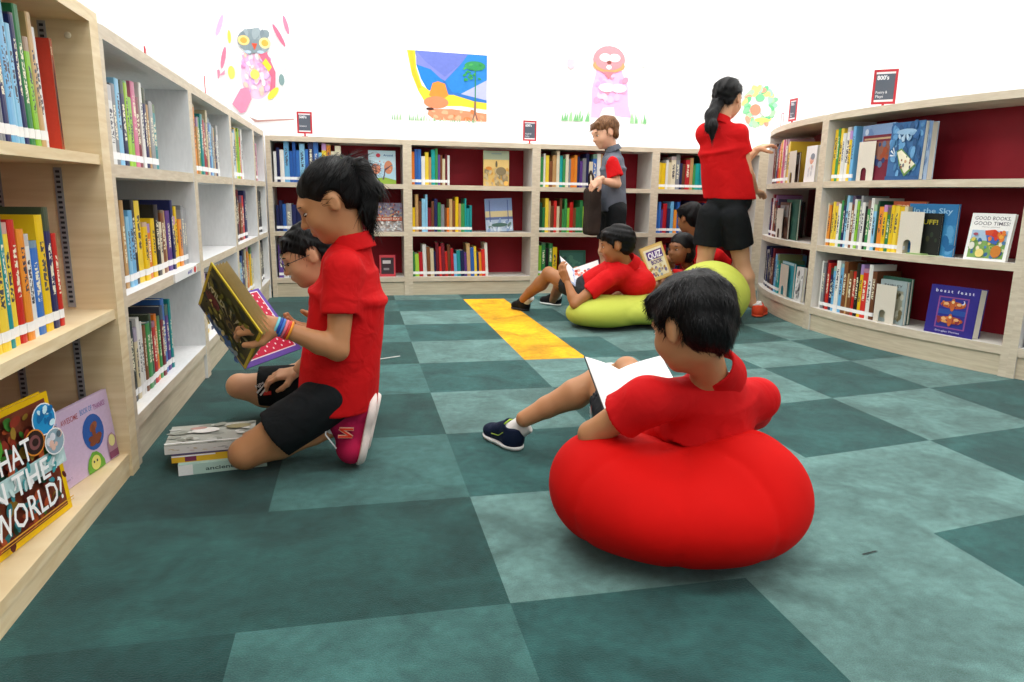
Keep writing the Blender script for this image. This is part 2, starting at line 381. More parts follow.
run(a,wname(2,BC[1]),LZ[2],.035,.325,13,'orange,blue,blue,white,yellow,tan,teal,green,purple,brown,cream,maroon,white',.15,.23,34)
run(a,wname(1,BC[1]),LZ[1],.035,.50,20,'yellow,tan,brown,light blue,light blue,maroon,brown,navy,green,grey,brown,orange,tan,brown,yellow,tan,green,teal,teal,teal',.15,.235,35)
run(a,wname(0,BC[1]),LZ[0],.035,.635,24,'green,lime green,red,white,brown,cream,navy,maroon,red,maroon,red,brown,red,light blue,teal,navy,purple,tan,blue,yellow,navy,orange,red,white',.15,.225,36,lean=-.05)
a=BK[2]
run(a,wname(2,BC[2]),LZ[2],.04,.60,22,'green,white,yellow,brown,tan,cream,teal,green,cream,grey,orange,orange,navy,purple,grey,navy,cream,blue,white,tan,grey,teal',.16,.24,37)
run(a,wname(1,BC[2]),LZ[1],.04,.56,22,'dark green,green,yellow,tan,brown,red,cream,brown,green,green,lime green,red,brown,green,green,lime green,dark green,tan,green,green,grey,black',.15,.23,38)
run(a,wname(0,BC[2]),LZ[0],.04,.2,5,'lime green,green,black,green,yellow',.16,.22,39)
a=BK[3]
run(a,wname(2,BC[3]),LZ[2],.04,.6,17,'yellow,yellow,white,cream,cream,grey,navy,brown,red,tan,green,teal,teal,dark green,teal,grey,white',.16,.24,40)
run(a,wname(1,BC[3]),LZ[1],.04,.62,20,'blue,blue,purple,red,navy,light blue,orange,blue,grey,red,white,navy,purple,blue,orange,navy,red,blue,navy,grey',.15,.22,41)
run(a,wname(0,BC[3]),LZ[0],.04,.3,8,'black,navy,navy,red,black,grey,navy,black',.15,.22,42)
QC=['far curved bookcase','curved bookcase left of divider','curved bookcase with cookbook','nearest curved bookcase']
def th(u,deg): return math.radians(math.degrees(u.th0)-deg)*u.R/u.L
a=RT[1]
run(a,wname(2,QC[1]),RZ[2],th(a,28.5),th(a,16.5),17,'maroon,grey,cream,brown,grey,navy,navy,red,red,orange,yellow,white,pink,pink,white,tan,yellow',.19,.25,51)
run(a,wname(1,QC[1]),RZ[1],th(a,28.5),th(a,20),10,'grey,maroon,navy,red,maroon,white,brown,red,black,maroon',.19,.25,52)
run(a,wname(0,QC[1]),RZ[0],th(a,28.5),th(a,16.5),14,'navy,black,white,navy,grey,black,navy,brown,maroon,brown,navy,light blue,teal,teal',.18,.26,53)
a=RT[2]
run(a,wname(2,QC[2]),RZ[2],th(a,3.6),th(a,-.4),7,'yellow,green,yellow,white,white,yellow,light blue',.20,.27,54)
run(a,wname(1,QC[2]),RZ[1],th(a,3.6),th(a,-5.4),20,'cream,orange,brown,yellow,yellow,white,green,navy,light blue,white,brown,white,lime green,grey,white,black,green,white,light blue,dark green',.19,.25,55)
run(a,wname(1,QC[2]),RZ[1],th(a,-5.45),th(a,-9.3),7,'orange,yellow,green,yellow,yellow,yellow,cream',.19,.2,56)
run(a,wname(0,QC[2]),RZ[0],th(a,3.5),th(a,-6.2),17,'white,grey,maroon,red,navy,light blue,white,light blue,brown,tan,brown,red,black,yellow,red,white,brown',.19,.25,57)
a=RT[3]
run(a,wname(1,QC[3]),RZ[1],.035,.2,6,'teal,teal,teal,teal,blue,white',.2,.27,58)
run(a,wname(0,QC[3]),RZ[0],.035,.3,8,'blue,white,orange,brown,tan,orange,brown,white',.17,.25,59)
run(a,wname(2,QC[3]),RZ[2],.035,.2,5,'navy,grey,white,red,tan',.2,.25,60)
# maple bookcase
def wu(y): return (y+4.2)/1.06
WB=Unit('left',(XF,-4.2),1.06)
run(WB,'top shelf of maple bookcase',.853,wu(-3.86),wu(-3.62),8,'red,navy,cream,yellow,teal,white,black,grey',.24,.28,71,dmin=.2,dmax=.24)
run(WB,'top shelf of maple bookcase',.853,wu(-3.62),wu(-3.385),10,'grey,navy,light blue,light blue,light blue,navy,green,lime green,tan,white',.22,.285,72,lean=-.06,dmin=.2,dmax=.24)
run(WB,'middle shelf of maple bookcase',.463,wu(-4.0),wu(-3.42),20,'white,blue,red,yellow,green,light blue,tan,white,red,yellow,yellow,teal,yellow,red,orange,white,blue,yellow,navy,red',.19,.28,73,dmin=.2,dmax=.24)

# camera position only decides which books show largest
CAMP=Vector((-.2718,-5.2067,.772))
def bookmesh(b,detail,parent=None):
    t,h,d=b['t'],b['h'],b['d']; c=min(.0022,t*.18)
    cv=MB()
    arc=[(t*.5-t*.5*math.cos(PI*k/4), .003*(1-math.sin(PI*k/4))) for k in range(5)]
    P=[(x,y,0) for x,y in arc]+[(t,d,0),(t-c,d,0),(t-c,.005,0),(c,.005,0),(c,d,0),(0,d,0)]
    n=len(P); vs=P+[(x,y,h) for x,y,_ in P]
    fs=[(i,(i+1)%n,n+(i+1)%n,n+i) for i in range(n)]
    for z in (0,n):
        q=[(0,1,2,3,4,7,8),(4,5,6,7),(0,8,9,10)]
        for f in q: fs.append(tuple(z+i for i in (f[::-1] if z==0 else f)))
    cv.add(vs,fs,M_cover)
    pg=MB().box(c,t-c,.005,d-.004,.003,h-.003,M_pages)
    st=None
    if b.get('sticker',True):
        st=MB(); z0,z1=.018,min(.038,.25*h); e=.0005
        A=[(x,y-e) for x,y in arc]; A[0]=(-e,.008); A[-1]=(t+e,.008); A=[(-e,.012)]+A[1:-1]+[(t+e,.012)]
        A=[(-e,.01),(-e,.002)]+[(x,y-e) for x,y in arc[1:-1]]+[(t+e,.002),(t+e,.01)]
        vs=[(x,y,z0) for x,y in A]+[(x,y,z1) for x,y in A]; m=len(A)
        st.add(vs,[(i,i+1,m+i+1,m+i) for i in range(m-1)],M_sticker)
    return cv,pg,st
# ordinals by shelf
by={}
for b in BOOKS: by.setdefault(b['where'],[]).append(b)
def nth(n): return '%d%s'%(n,{1:'st',2:'nd',3:'rd'}.get(n%10 if n%100 not in (11,12,13) else 0,'th'))
for w,l in by.items():
    for i,b in enumerate(l):
        sz=('tall ' if b['h']>.235 else 'short ' if b['h']<.18 else '')+('thick ' if b['t']>.032 else 'thin ' if b['t']<.014 else '')
        b['label']='%s%s book, %s book from left, %s'%(sz,b['c'],nth(i+1),w)
        b['size']=b['h']*b['t']/(b['M'].translation-CAMP).length**2
BOOKS.sort(key=lambda b:-b['size'])
NB=len(BOOKS)-0; print('BOOKS',NB)
KEEP=284
rest=MB()
for i,b in enumerate(BOOKS):
    cv,pg,st=bookmesh(b,True)
    if i<KEEP:
        r=empty('book',M=b['M'],label=b['label'],cat='book',group='books on the '+b['where'])
        cv.build('cover',r,color=b['hex']); pg.build('page_block',r)
        if st: st.build('spine_label',r)
    else:
        mc=C(b['hex'],.4,.3)
        for s_ in (cv,pg,st):
            if s_: 
                for k,m in enumerate(s_.m): 
                    rest.add(s_.v,s_.f,mc if m is M_cover else m,b['M'])
if rest.v: tag(rest.build('books'),'small thin books filling the remaining shelf space between the larger books','books',kind='stuff')

# ============================================================ COVERS ON DISPLAY
def a_what(A):
    A.rect(0,0,1,1,'#f2c400').rect(.045,.045,.955,.955,'#7a3a24')
    A.blobs(150,['#8a2f1d','#3f7a2e','#2d7f86','#b5512a','#1f4a3a','#5a1f18','#9a7a2a','#3a8f9a'],.07,.07,.93,.93,.035,5,1.8)
    A.rect(.045,.42,.955,.56,'#bcd8d8').blobs(30,['#cfe6e6','#3c9aa0','#9fc5c5','#ffffff'],.08,.43,.92,.55,.02,8,2.5)
    A.ell(.2,.80,.13,.12,'#4c9a2a').ell(.2,.80,.10,.09,'#77b53a')
    A.ell(.79,.83,.135,.125,'#f4f4f4').ell(.79,.83,.125,.115,'#1c8fc9').blobs(14,['#7fd0ef','#c9ecf8','#0d6aa5'],.71,.76,.87,.90,.03,3,1.5)
    A.ell(.63,.70,.11,.10,'#d8852a').ell(.63,.70,.098,.088,'#2a1a16').ell(.63,.70,.06,.055,'#7a4a4a').ell(.635,.70,.035,.03,'#2a1a16')
    A.ell(.84,.63,.115,.105,'#f4f4f4').ell(.84,.63,.105,.095,'#8fa8b5').blobs(9,['#e0b8a8','#d8d8e0','#5a6a75'],.77,.57,.91,.69,.035,4)
    A.text('WHAT',.05,.60,.17,'#ffffff',.52,.01).text('IN THE',.05,.40,.16,'#ffffff',.66,.01).text('WORLD?',.055,.18,.18,'#ffffff',.75,.01)
    A.rect(.08,.135,.9,.145,'#e8a83a').rect(.08,.115,.9,.12,'#e8a83a')
def a_thanks(A):
    A.rect(0,0,1,1,'#d9c3dd').rect(.015,.02,.985,.98,'#d6bddb')
    for i,(w,c) in enumerate((('MY','#6aa5c9'),('AWESOME','#b0525a'),('BOOK OF','#5a8ac9'),('THANKS!','#a95a9a'))):
        A.text(w,[.08,.22,.52,.73][i],[.80,.80,.815,.80][i],.075,c,[.1,.26,.19,.2][i],.01)
    A.ell(.66,.52,.17,.25,'#2f5fae').blobs(7,['#8a4a2f','#9a5a3a','#6a3520'],.60,.36,.72,.66,.08,9,.7).ell(.66,.53,.03,.1,'#8a4a2f')
    A.poly([(.46,.0),(.46,.1),(.5,.2),(.57,.27),(.64,.25),(.70,.18),(.74,.08),(.74,.0)],'#6fae3a').ell(.60,.11,.075,.1,'#e8e07a').ell(.57,.13,.012,.018,'#333333').ell(.62,.13,.012,.018,'#333333')
    A.poly([(.83,.08),(.83,.25),(.87,.36),(.93,.38),(.985,.3),(.985,.08)],'#b58a9a').ell(.91,.27,.055,.085,'#ece59a').rect(.83,.02,.985,.12,'#8a4a6a')
    A.text('Eleanor T.',.1,.1,.03,'#9a8aa8')
def a_good(A):
    A.rect(0,0,1,1,'#f2f1ee').text('GOOD BOOKS,',.5,.86,.075,'#5a5560',.84,.005,True).text('GOOD TIMES!',.5,.75,.075,'#5a5560',.84,.005,True).text('Poems selected',.5,.70,.025,'#888888',.4,0,True)
    A.rect(.08,.05,.92,.64,'#a9c4dc').rect(.08,.05,.92,.42,'#7fa65a').blobs(40,['#6f9a4a','#4f7fae','#d8c05a','#e8e0c0','#8fb56a','#3a6a9a'],.1,.08,.9,.5,.045,6,1.2)
    A.poly([(.42,.60),(.78,.52),(.72,.34),(.50,.40)],'#3a5fae').poly([(.40,.63),(.62,.66),(.85,.54),(.80,.44),(.6,.52),(.43,.54)],'#d04a24').blobs(12,['#e07a2a','#c8341c','#e8a03a'],.45,.45,.85,.62,.05,2,1.4)
    A.ell(.75,.2,.12,.13,'#c87a2a').ell(.38,.15,.1,.09,'#e8d27a').ell(.16,.3,.07,.08,'#e0e0d0').ell(.2,.55,.06,.03,'#a04a5a')
def a_beast(A):
    A.rect(0,0,1,1,'#2c2480').text('b e a s t   f e a s t',.5,.86,.065,'#e8e4f4',.78,.008,True)
    A.rect(.20,.13,.82,.78,'#8a4a8a').rect(.23,.155,.79,.755,'#2a2f8a').rect(.23,.42,.79,.52,'#274a9a')
    for v in (.62,.31):
        A.ell(.51,v,.26,.075,'#b0502a').blobs(16,['#d87a3a','#8a2f3a','#e0a05a','#6a2a5a'],.27,v-.05,.75,v+.05,.035,int(v*50),1.6)
        A.ell(.51,v,.05,.13,'#c06030').ell(.38,v+.02,.05,.03,'#e8b07a').ell(.64,v+.02,.05,.03,'#e8b07a').ell(.51,v+.06,.03,.03,'#f0d090')
    A.ell(.72,.69,.035,.045,'#eeeaf8').ell(.705,.70,.03,.038,'#2a2f8a'); A.text('Douglas Florian',.5,.055,.035,'#d8d4e8',.5,.005,True)
def a_bluesea(A):
    A.rect(0,0,1,1,'#39689a').blobs(60,['#2f5f94','#4a7fae','#5b93c2','#2a527f','#6aa0cc'],.04,.04,.96,.96,.07,4,1.6).rect(.0,.0,1,.07,'#2c5688')
    A.ell(.5,.83,.3,.05,'#8fb3d0').blobs(8,['#a9c6dc','#7fa5c6'],.25,.7,.75,.8,.05,9,1.8)
    A.poly([(.28,.50),(.42,.55),(.92,.25),(.60,.06),(.42,.22)],'#5f8a4a').poly([(.30,.48),(.42,.52),(.88,.27),(.60,.11),(.45,.25)],'#e9e2c8').blobs(12,['#8a5a4a','#6a6a70','#c9a07a','#4a4a55'],.42,.2,.75,.42,.035,7)
    for q in ((.08,.42),(.1,.5),(.16,.55)): A.poly([(.26,.42),q,(q[0]+.02,q[1]+.03)],'#dfe9f0')
def a_fig(A):
    A.rect(0,0,1,1,'#eeeae8').ell(.6,.62,.22,.11,'#e8bfae').ell(.66,.7,.2,.09,'#8a8f9a').ell(.58,.55,.14,.06,'#dda08a').blobs(8,['#d0ccd0','#e3c6ba','#b9b9c4'],.35,.2,.75,.45,.08,5)
def a_tree(A):
    A.rect(0,0,1,1,'#a9cbdc').rect(0,.5,1,1,'#bcd6e2').poly([(0,0),(1,0),(1,.12),(.6,.2),(0,.14)],'#8aa83a').ell(.27,.45,.18,.16,'#d88a6a').ell(.73,.5,.16,.2,'#c9825f').poly([(.24,.13),(.3,.13),(.28,.5),(.25,.5)],'#5a4038').poly([(.5,.13),(.56,.13),(.62,.4),(.9,.6),(.58,.45),(.56,.3)],'#5a4450')
    A.blobs(24,['#c96a4a','#e0a080','#5a7a9a'],.1,.35,.9,.68,.03,7).text('Around',.55,.83,.06,'#3a6a9a',.35).ell(.36,.85,.08,.06,'#c0394a')
def a_savanna(A):
    A.rect(0,0,1,1,'#d9b46a').rect(0,.72,1,1,'#a9b59a').rect(0,.5,1,.75,'#e3c27a').blobs(50,['#b8a07a','#c9b48a','#8f8468','#d8a04a','#a08a60'],.05,.05,.95,.5,.06,6,1.5).ell(.68,.42,.2,.12,'#8a7a5a').ell(.5,.62,.04,.09,'#6a5f48').ell(.2,.5,.12,.05,'#d88a3a').ell(.88,.08,.1,.07,'#e8b25a').rect(.3,.9,.7,.93,'#8aa0a0')
def a_harbor(A):
    A.rect(0,0,1,1,'#8a98b5').rect(0,.55,1,1,'#7488b0').rect(0,.42,1,.62,'#c4b48a').rect(0,.36,1,.44,'#5a6a95').rect(0,.0,1,.36,'#a3b4c9').blobs(30,['#c9d2dc','#7f96b8','#5f7a70','#b9c4d2'],.05,.05,.95,.33,.05,8,2.).rect(.15,.3,.18,.95,'#4a5a8a').rect(.82,.3,.85,.95,'#4a5a8a').ell(.5,.2,.3,.06,'#4a6a62')
def a_crowd(A):
    A.rect(0,0,1,1,'#b9a79f').rect(0,.55,1,1,'#8a7f95').blobs(120,['#c96a4a','#8a5a5a','#e3d9c9','#7a8aa5','#a09a90','#d0a070','#5a4a5a'],.02,.4,.98,.97,.035,6,1.3).rect(.02,.36,.98,.5,'#b05a44').text('THE GREAT DAY',.5,.40,.07,'#e8dfd0',.8,.01,True).blobs(90,['#e8e6e2','#d0cecc','#9a9a9a','#b9bcc0'],.02,.03,.98,.35,.04,9,1.2)
def a_redframe(A): A.rect(0,0,1,1,'#c9404a').rect(.1,.12,.9,.88,'#3a2a30').rect(.2,.6,.7,.75,'#c9c0c0').rect(.25,.3,.6,.4,'#8a8084')
def a_plainblue(A): A.rect(0,0,1,1,'#7f9cc4').rect(0,0,1,.5,'#a5bcd8').blobs(20,['#c3d2e3','#6a8ab8'],.1,.1,.9,.9,.07,5)
def a_puff(A): A.rect(0,0,1,1,'#1c1f1c').text('HUFF!',.12,.74,.11,'#b5a82a',.75,.02).blobs(12,['#2c3a2a','#3a3a20'],.1,.1,.9,.6,.08,5)
def a_sky(A): A.rect(0,0,1,1,'#2f78b0').rect(0,0,1,.6,'#3a86b8').text('In the Sky',.5,.82,.1,'#9cc8e2',.8,.01,True).blobs(14,['#5a9cc9','#22669c'],.05,.1,.95,.7,.09,7,1.8)
def a_redbook(A): A.rect(0,0,1,1,'#a8532f').ell(.55,.45,.35,.4,'#5a2418').ell(.6,.4,.2,.3,'#2f1a16').text('STORIES',.1,.86,.07,'#e8c9a0',.6)
def a_maroon(A): A.rect(0,0,1,1,'#6f1c30').rect(.05,.9,.95,.94,'#b8a07a').rect(.12,.45,.95,.85,'#8a5a4a').blobs(18,['#5a6a8a','#a04a2a','#2a3a6a'],.2,.35,.9,.8,.08,6)
def a_bw(A): A.rect(0,0,1,1,'#d8d8d6').blobs(30,['#3a3a3e','#8a8a8c','#f0f0f0','#5a5558'],.1,.1,.9,.9,.09,4)
def a_ward(A): A.rect(0,0,1,1,'#9fb0b2').text('FAIRLEY',.15,.85,.06,'#4a4a4a',.7).rect(.1,.1,.9,.78,'#a3a08a').blobs(20,['#5a5a48','#7a7050','#c9c9b8'],.1,.1,.9,.7,.08,3)
def a_green(A): A.rect(0,0,1,1,'#2f5a4a').rect(.1,.1,.9,.9,'#37655a').blobs(10,['#284a44','#4a7a66'],.15,.15,.85,.85,.1,3)
def a_city(A): A.rect(0,0,1,1,'#5a3a2e').rect(.05,.6,.95,.92,'#8a8a8a').blobs(20,['#4a2a20','#9a9aa0','#6a4a3a','#2a1a18'],.08,.1,.92,.9,.08,3)
def a_teal(A): A.rect(0,0,1,1,'#3f9fae').rect(.0,.93,1,1,'#b9d9e0')
def coverbook(M,w,h,t,art,label,base,group=None,name='picture_book',edge='right'):
    """standing closed book showing its front: x right, y back, z up; origin lower left corner of the front"""
    r=empty(name,M=M,label=label,cat='book',group=group)
    cv=MB(); c=.003; m=C(base,.4,.35)
    cv.box(0,w,0,c,0,h,m).box(0,w,t-c,t,0,h,m).box(0,c,c,t-c,0,h,m)
    art(Art(cv,w,h))
    cv.build('cover',r); MB().box(c,w-.004,c,t-c,.004,h-.004,M_pages).build('page_block',r); return r
def disp(u,a,z,w,h,t,art,label,base,d=.03,rot=0,tilt=-.12,lean=0):
    return coverbook(u.frame(a,d,z,rot=rot,tilt=tilt,lean=lean),w,h,t,art,label,base)
def bookend(u,a,z,w,h,label,d=.02):
    r=empty('bookend',M=u.frame(a,d,z),label=label,cat='bookend',group='cream metal bookends on the curved shelves'); t=.0018
    hw=w*.17; cx_=w*.42; hh=h*.34; n=10; mb=MB()
    out=[(0,0),(cx_-hw,0)]+[(cx_-hw*math.cos(PI*k/n),hh-hw+hw*math.sin(PI*k/n)*1.) for k in range(n+1)]+[(cx_+hw,0),(w,0),(w,h),(0,h)]
    q=[(out[i],out[i+1]) for i in range(len(out)-1)]
    # split in three convex-ish faces
    L=[(0,0),(cx_-hw,0),(cx_-hw,hh-hw),(cx_-hw,h),(0,h)]; Rr=[(cx_+hw,0),(w,0),(w,h),(cx_+hw,h),(cx_+hw,hh-hw)]
    for P in (L,Rr): mb.poly([(x,0,y) for x,y in P],M_bookend); mb.poly([(x,t,y) for x,y in P][::-1],M_bookend)
    for k in range(n):
        x0,z0=cx_-hw*math.cos(PI*k/n),hh-hw+hw*math.sin(PI*k/n); x1,z1=cx_-hw*math.cos(PI*(k+1)/n),hh-hw+hw*math.sin(PI*(k+1)/n)
        mb.poly([(x0,0,z0),(x1,0,z1),(x1,0,h),(x0,0,h)],M_bookend); mb.poly([(x0,t,z0),(x0,t,h),(x1,t,h),(x1,t,z1)],M_bookend)
    for i in range(len(out)):
        a_,b_=out[i],out[(i+1)%len(out)]; mb.poly([(a_[0],0,a_[1]),(a_[0],t,a_[1]),(b_[0],t,b_[1]),(b_[0],0,b_[1])],M_bookend)
    mb.build('upright_plate',r); MB().box(0,w,t,.11,0,.0015,M_bookend).build('base_plate',r); return r
def A_(u,deg): return math.radians(math.degrees(u.th0)-deg)*u.R
# right unit M
u=RT[2]
disp(u,A_(u,-6.0),RZ[2],.20,.285,.03,a_bluesea,'blue sea picture book with a cream map shape, facing out on curved top shelf','#39689a',d=.03,tilt=-.02)
coverbook(u.frame(A_(u,-10.35),.05,RZ[2]),.018,.28,.045,a_plainblue,'slim pale blue book just right of the blue sea picture book','#b9c6da',name='book')
coverbook(u.frame(A_(u,-1.0),.06,RZ[2],rot=-.05),.25,.29,.012,a_plainblue,'large pale blue book behind a bookend on curved top shelf','#7f9cc4')
coverbook(u.frame(A_(u,-1.6),.045,RZ[2]),.21,.235,.012,a_maroon,'maroon book directly behind bookend on the curved top shelf','#6f1c30')
bookend(u,A_(u,-1.3),RZ[2],.125,.205,'cream arched bookend holding the maroon book on the curved top shelf',.035)
bookend(u,A_(u,-8.6),RZ[1],.135,.21,'cream arched bookend in front of a black HUFF book, curved middle shelf',.03)
coverbook(u.frame(A_(u,-6.5),.08,RZ[1]),.20,.26,.015,a_redbook,'rust brown book behind the yellow books on curved middle shelf','#8a4a30')
coverbook(u.frame(A_(u,-8.9),.07,RZ[1]),.265,.25,.015,a_sky,'large sky blue book behind bookend on curved middle shelf','#2f78b0')
coverbook(u.frame(A_(u,-10.1),.05,RZ[1]),.145,.205,.012,a_puff,'black book with yellow capitals beside bookend on curved middle shelf','#1c1f1c')
disp(u,A_(u,-16.1),RZ[1],.185,.215,.02,a_good,'white GOOD BOOKS, GOOD TIMES picture book on curved middle shelf','#f0efec',d=.03,tilt=-.15)
disp(u,A_(u,-13.0),RZ[0],.24,.235,.055,a_beast,'thick violet beast feast cookbook facing out on curved bottom shelf','#2c2480',d=.035,tilt=-.08)
r=empty('lying_booklet',M=u.frame(A_(u,-10.0),.005,RZ[1]),label='thin green booklet lying flat at shelf front by the bookend',cat='booklet')
MB().box(0,.17,0,.08,.0,.003,C('#c9cfa8')).box(.01,.10,.004,.07,.003,.008,C('#8fae6a')).build('cover',r)
bookend(u,A_(u,-6.6),RZ[0],.13,.20,'cream arched bookend in front of grey book on curved bottom shelf',.028)
coverbook(u.frame(A_(u,-6.6),.055,RZ[0]),.165,.225,.02,a_ward,'grey picture book behind bookend on curved bottom shelf','#9fb0b2')
coverbook(u.frame(A_(u,-6.2),.085,RZ[0]),.18,.24,.02,a_green,'dark green book at the very back of curved bottom shelf','#2f5a4a')
u=RT[1]
disp(u,A_(u,10.0),RZ[2],.14,.215,.02,a_fig,'pale picture book with a pink figure facing out left of the divider','#eeeae8',d=.03,tilt=-.02)
bookend(u,A_(u,15.9),RZ[2],.14,.2,'cream arched bookend on the curved top shelf near the girl',.03)
coverbook(u.frame(A_(u,16),.05,RZ[2]),.14,.19,.012,a_city,'brown book behind the bookend nearest the girl on top shelf','#5a3a2e')
bookend(u,A_(u,19.5),RZ[1],.16,.2,'cream arched bookend on the curved middle shelf near the girl',.03)
coverbook(u.frame(A_(u,19.8),.05,RZ[1]),.245,.24,.012,a_city,'brown city picture book behind bookend on curved middle shelf','#5a3a2e')
coverbook(u.frame(A_(u,18),.07,RZ[1]),.28,.26,.012,a_green,'dark green book behind the brown one on curved middle shelf','#2f5a4a')
bookend(u,A_(u,15.2),RZ[0],.155,.21,'cream arched bookend on the curved bottom shelf left of divider',.03)
coverbook(u.frame(A_(u,16.2),.055,RZ[0]),.24,.225,.015,a_teal,'teal book behind bookend on the curved bottom shelf left of divider','#3f9fae')
disp(u,A_(u,9.6),RZ[0],.10,.215,.02,a_bw,'black and white picture book beside divider on curved bottom shelf','#d8d8d6',d=.03,tilt=-.03)
# back wall displays
disp(BK[0],-.165-bx[0],LZ[2],.20,.245,.015,a_tree,'pale blue picture book with two trees, top shelf of back bookcase','#a9cbdc',d=.05)
disp(BK[0],-.15-bx[0],LZ[1],.23,.215,.02,a_crowd,'busy brown and grey picture book behind ponytail of kneeling girl','#a89a94',d=.05,rot=.04)
disp(BK[0],-.10-bx[0],LZ[0],.12,.165,.015,a_redframe,'small red-framed dark book on bottom back shelf','#c9404a',d=.05)
disp(BK[1],.70-bx[1],LZ[2],.20,.265,.015,a_savanna,'golden savanna picture book facing out on back top shelf','#d9b46a',d=.05,tilt=-.05)
disp(BK[1],.725-bx[1],LZ[1],.215,.255,.015,a_harbor,'hazy blue harbour picture book leaning on back middle shelf','#8a98b5',d=.05,tilt=-.1,lean=-.05)
disp(BK[2],1.70-bx[2],LZ[1],.18,.235,.015,a_plainblue,'pale blue book leaning beside the standing boy on back shelf','#7f9cc4',d=.05,tilt=-.1)
disp(BK[2],1.33-bx[2],LZ[0],.22,.2,.02,a_green,'dark green picture book on bottom back shelf behind reclining boy','#2f5a4a',d=.05)
# maple shelf displays
M=Matrix.Translation((-.962,-3.838,.0665))@Matrix.Rotation(PI/2-.16,4,'Z')@Matrix.Rotation(-.10,4,'X')
coverbook(M,.302,.272,.018,a_what,'large yellow-bordered WHAT IN THE WORLD? book on the maple bottom shelf','#f2c400')
M=Matrix.Translation((-.965,-3.475,.0665))@Matrix.Rotation(PI/2-.19,4,'Z')@Matrix.Rotation(-.10,4,'X')
coverbook(M,.272,.185,.01,a_thanks,'lavender picture book with a globe face, right end of maple bottom shelf','#d6bddb')
u=WB
coverbook(u.frame(-3.325+4.2,.04,.853,lean=-.05),.014,.245,.20,a_redbook,'red orange book leaning at right end of maple top shelf','#d8432c',name='book')
coverbook(u.frame(-3.375+4.2,.10,.853,rot=-.12,lean=-.03),.045,.245,.012,a_plainblue,'blue and purple cover behind leaning red orange book, maple top shelf','#3a6fae')
# shelf label strip
r=MB(); r.box(XF-.002,XF+.004,-2.57,-2.22,.453,.483,C('#eeeeee')); q=Art(r,.35,.03,Matrix.Translation((XF+.004,-2.57,.453))@Matrix.Rotation(PI/2,4,'Z'))
q.ell(.90,.5,.06,.4,'#d8322c').text('600',.55,.3,.4,'#5a5fae',.2)
tag(r.build('shelf_label'),'white shelf label with a red dot under the yellow books, white bookcase','label')

# stack of books on the carpet
def lying(M,w,d,h,base,art,label):
    r=empty('book',M=M,label=label,cat='book'); c=.003; m=C(base,.4,.35)
    cv=MB().box(0,w,0,d,0,c,m).box(0,w,0,d,h-c,h,m).box(0,w,0,c,c,h-c,m)
    T=Matrix.Translation((0,0,h))@Matrix.Rotation(-PI/2,4,'X'); art(Art(cv,w,d,T),Art(cv,w,h)) 
    cv.build('cover',r); MB().box(.004,w-.004,c,d-.004,c,h-c,M_pages).build('page_block',r)
def s1(A,B):
    A.rect(0,0,1,1,'#a9aaa0').blobs(40,['#b9bab2','#93968c','#c9c9c2','#8a8c80'],.05,.05,.95,.95,.07,2,1.6).ell(.42,.6,.16,.14,'#e3e0da').ell(.33,.72,.1,.07,'#b58a80').ell(.8,.7,.15,.12,'#8f865f').rect(0,0,1,.04,'#e8e8e4')
    B.rect(0,0,1,1,'#e6e3dc').blobs(14,['#c98a80','#9a9a98','#c9a860','#8a8a90'],.05,.2,.95,.8,.05,4,.5)
def s2(A,B): A.rect(0,0,1,1,'#3a3050'); B.rect(0,0,1,1,'#dfae2a').rect(.15,.1,.28,.9,'#7a3050').rect(0,.8,.5,1,'#f4f0f4').rect(.65,.2,.95,.8,'#c98a2a')
def s3(A,B): A.rect(0,0,1,1,'#a9c9bf'); B.rect(0,0,1,1,'#b9d6cb').rect(0,0,.16,1,'#f2f4f2').text('ancient world',.3,.3,.35,'#3a5a55',.6)
def LM(x,y,z,r): return Matrix.Translation((x,y,z))@Matrix.Rotation(math.radians(r),4,'Z')
def flipart(f):
    return f
lying(LM(-.765,-3.225,0,9),.23,.165,.030,'#b9d6cb',s3,'pale green book at the bottom of the stack on the carpet')
lying(LM(-.785,-3.205,.0305,7),.225,.16,.020,'#dfae2a',s2,'yellow-spined book in the middle of the stack on the carpet')
lying(LM(-.805,-3.19,.051,6),.235,.175,.024,'#dcd9d2',s1,'grey book on top of the stack on the carpet')


# ============================================================ SIGNS ON THE CASES
def sign(M,label,l1,l2,l3,w=.105,h=.15):
    r=empty('shelf_sign',M=M,label=label,cat='sign',group='red-framed shelf signs'); red=C('#c4303a',.35,.4)
    z0=.022; f=MB(); b=.012
    f.box(0,w,-.002,.002,z0,z0+b,red).box(0,w,-.002,.002,z0+h-b,z0+h,red).box(0,b,-.002,.002,z0+b,z0+h-b,red).box(w-b,w,-.002,.002,z0+b,z0+h-b,red); f.build('frame',r)
    c=MB().box(b,w-b,-.0008,.0012,z0+b,z0+h-b,C('#5d6470')); A=Art(c,w-2*b,h-2*b,None,b,z0+b,.0009)
    A.rect(0,.93,1,1,'#f5eef0').rect(0,0,1,.07,'#f5eef0').text(l1,.06,.74,.14,'#f0f0f4',.62,.03).text(l2,.06,.28,.09,'#e0e0e6',.6,.01)
    if l3: A.text(l3,.06,.14,.09,'#e0e0e6',.4,.01)
    c.build('sign_card',r); MB().box(w/2-.006,w/2+.006,-.003,.003,.002,z0,red).box(w/2-.02,w/2+.02,-.012,.012,0,.003,red).build('stem',r)
sign(BK[0].frame(-.66-bx[0],.03,1.155),'red-framed sign above head of kneeling girl, back wall','500\'s','Science',None)
sign(BK[1].frame(1.0-bx[1],.03,1.155),'red-framed sign between the landscape and bird paintings','600\'s','Health &','Cooking')
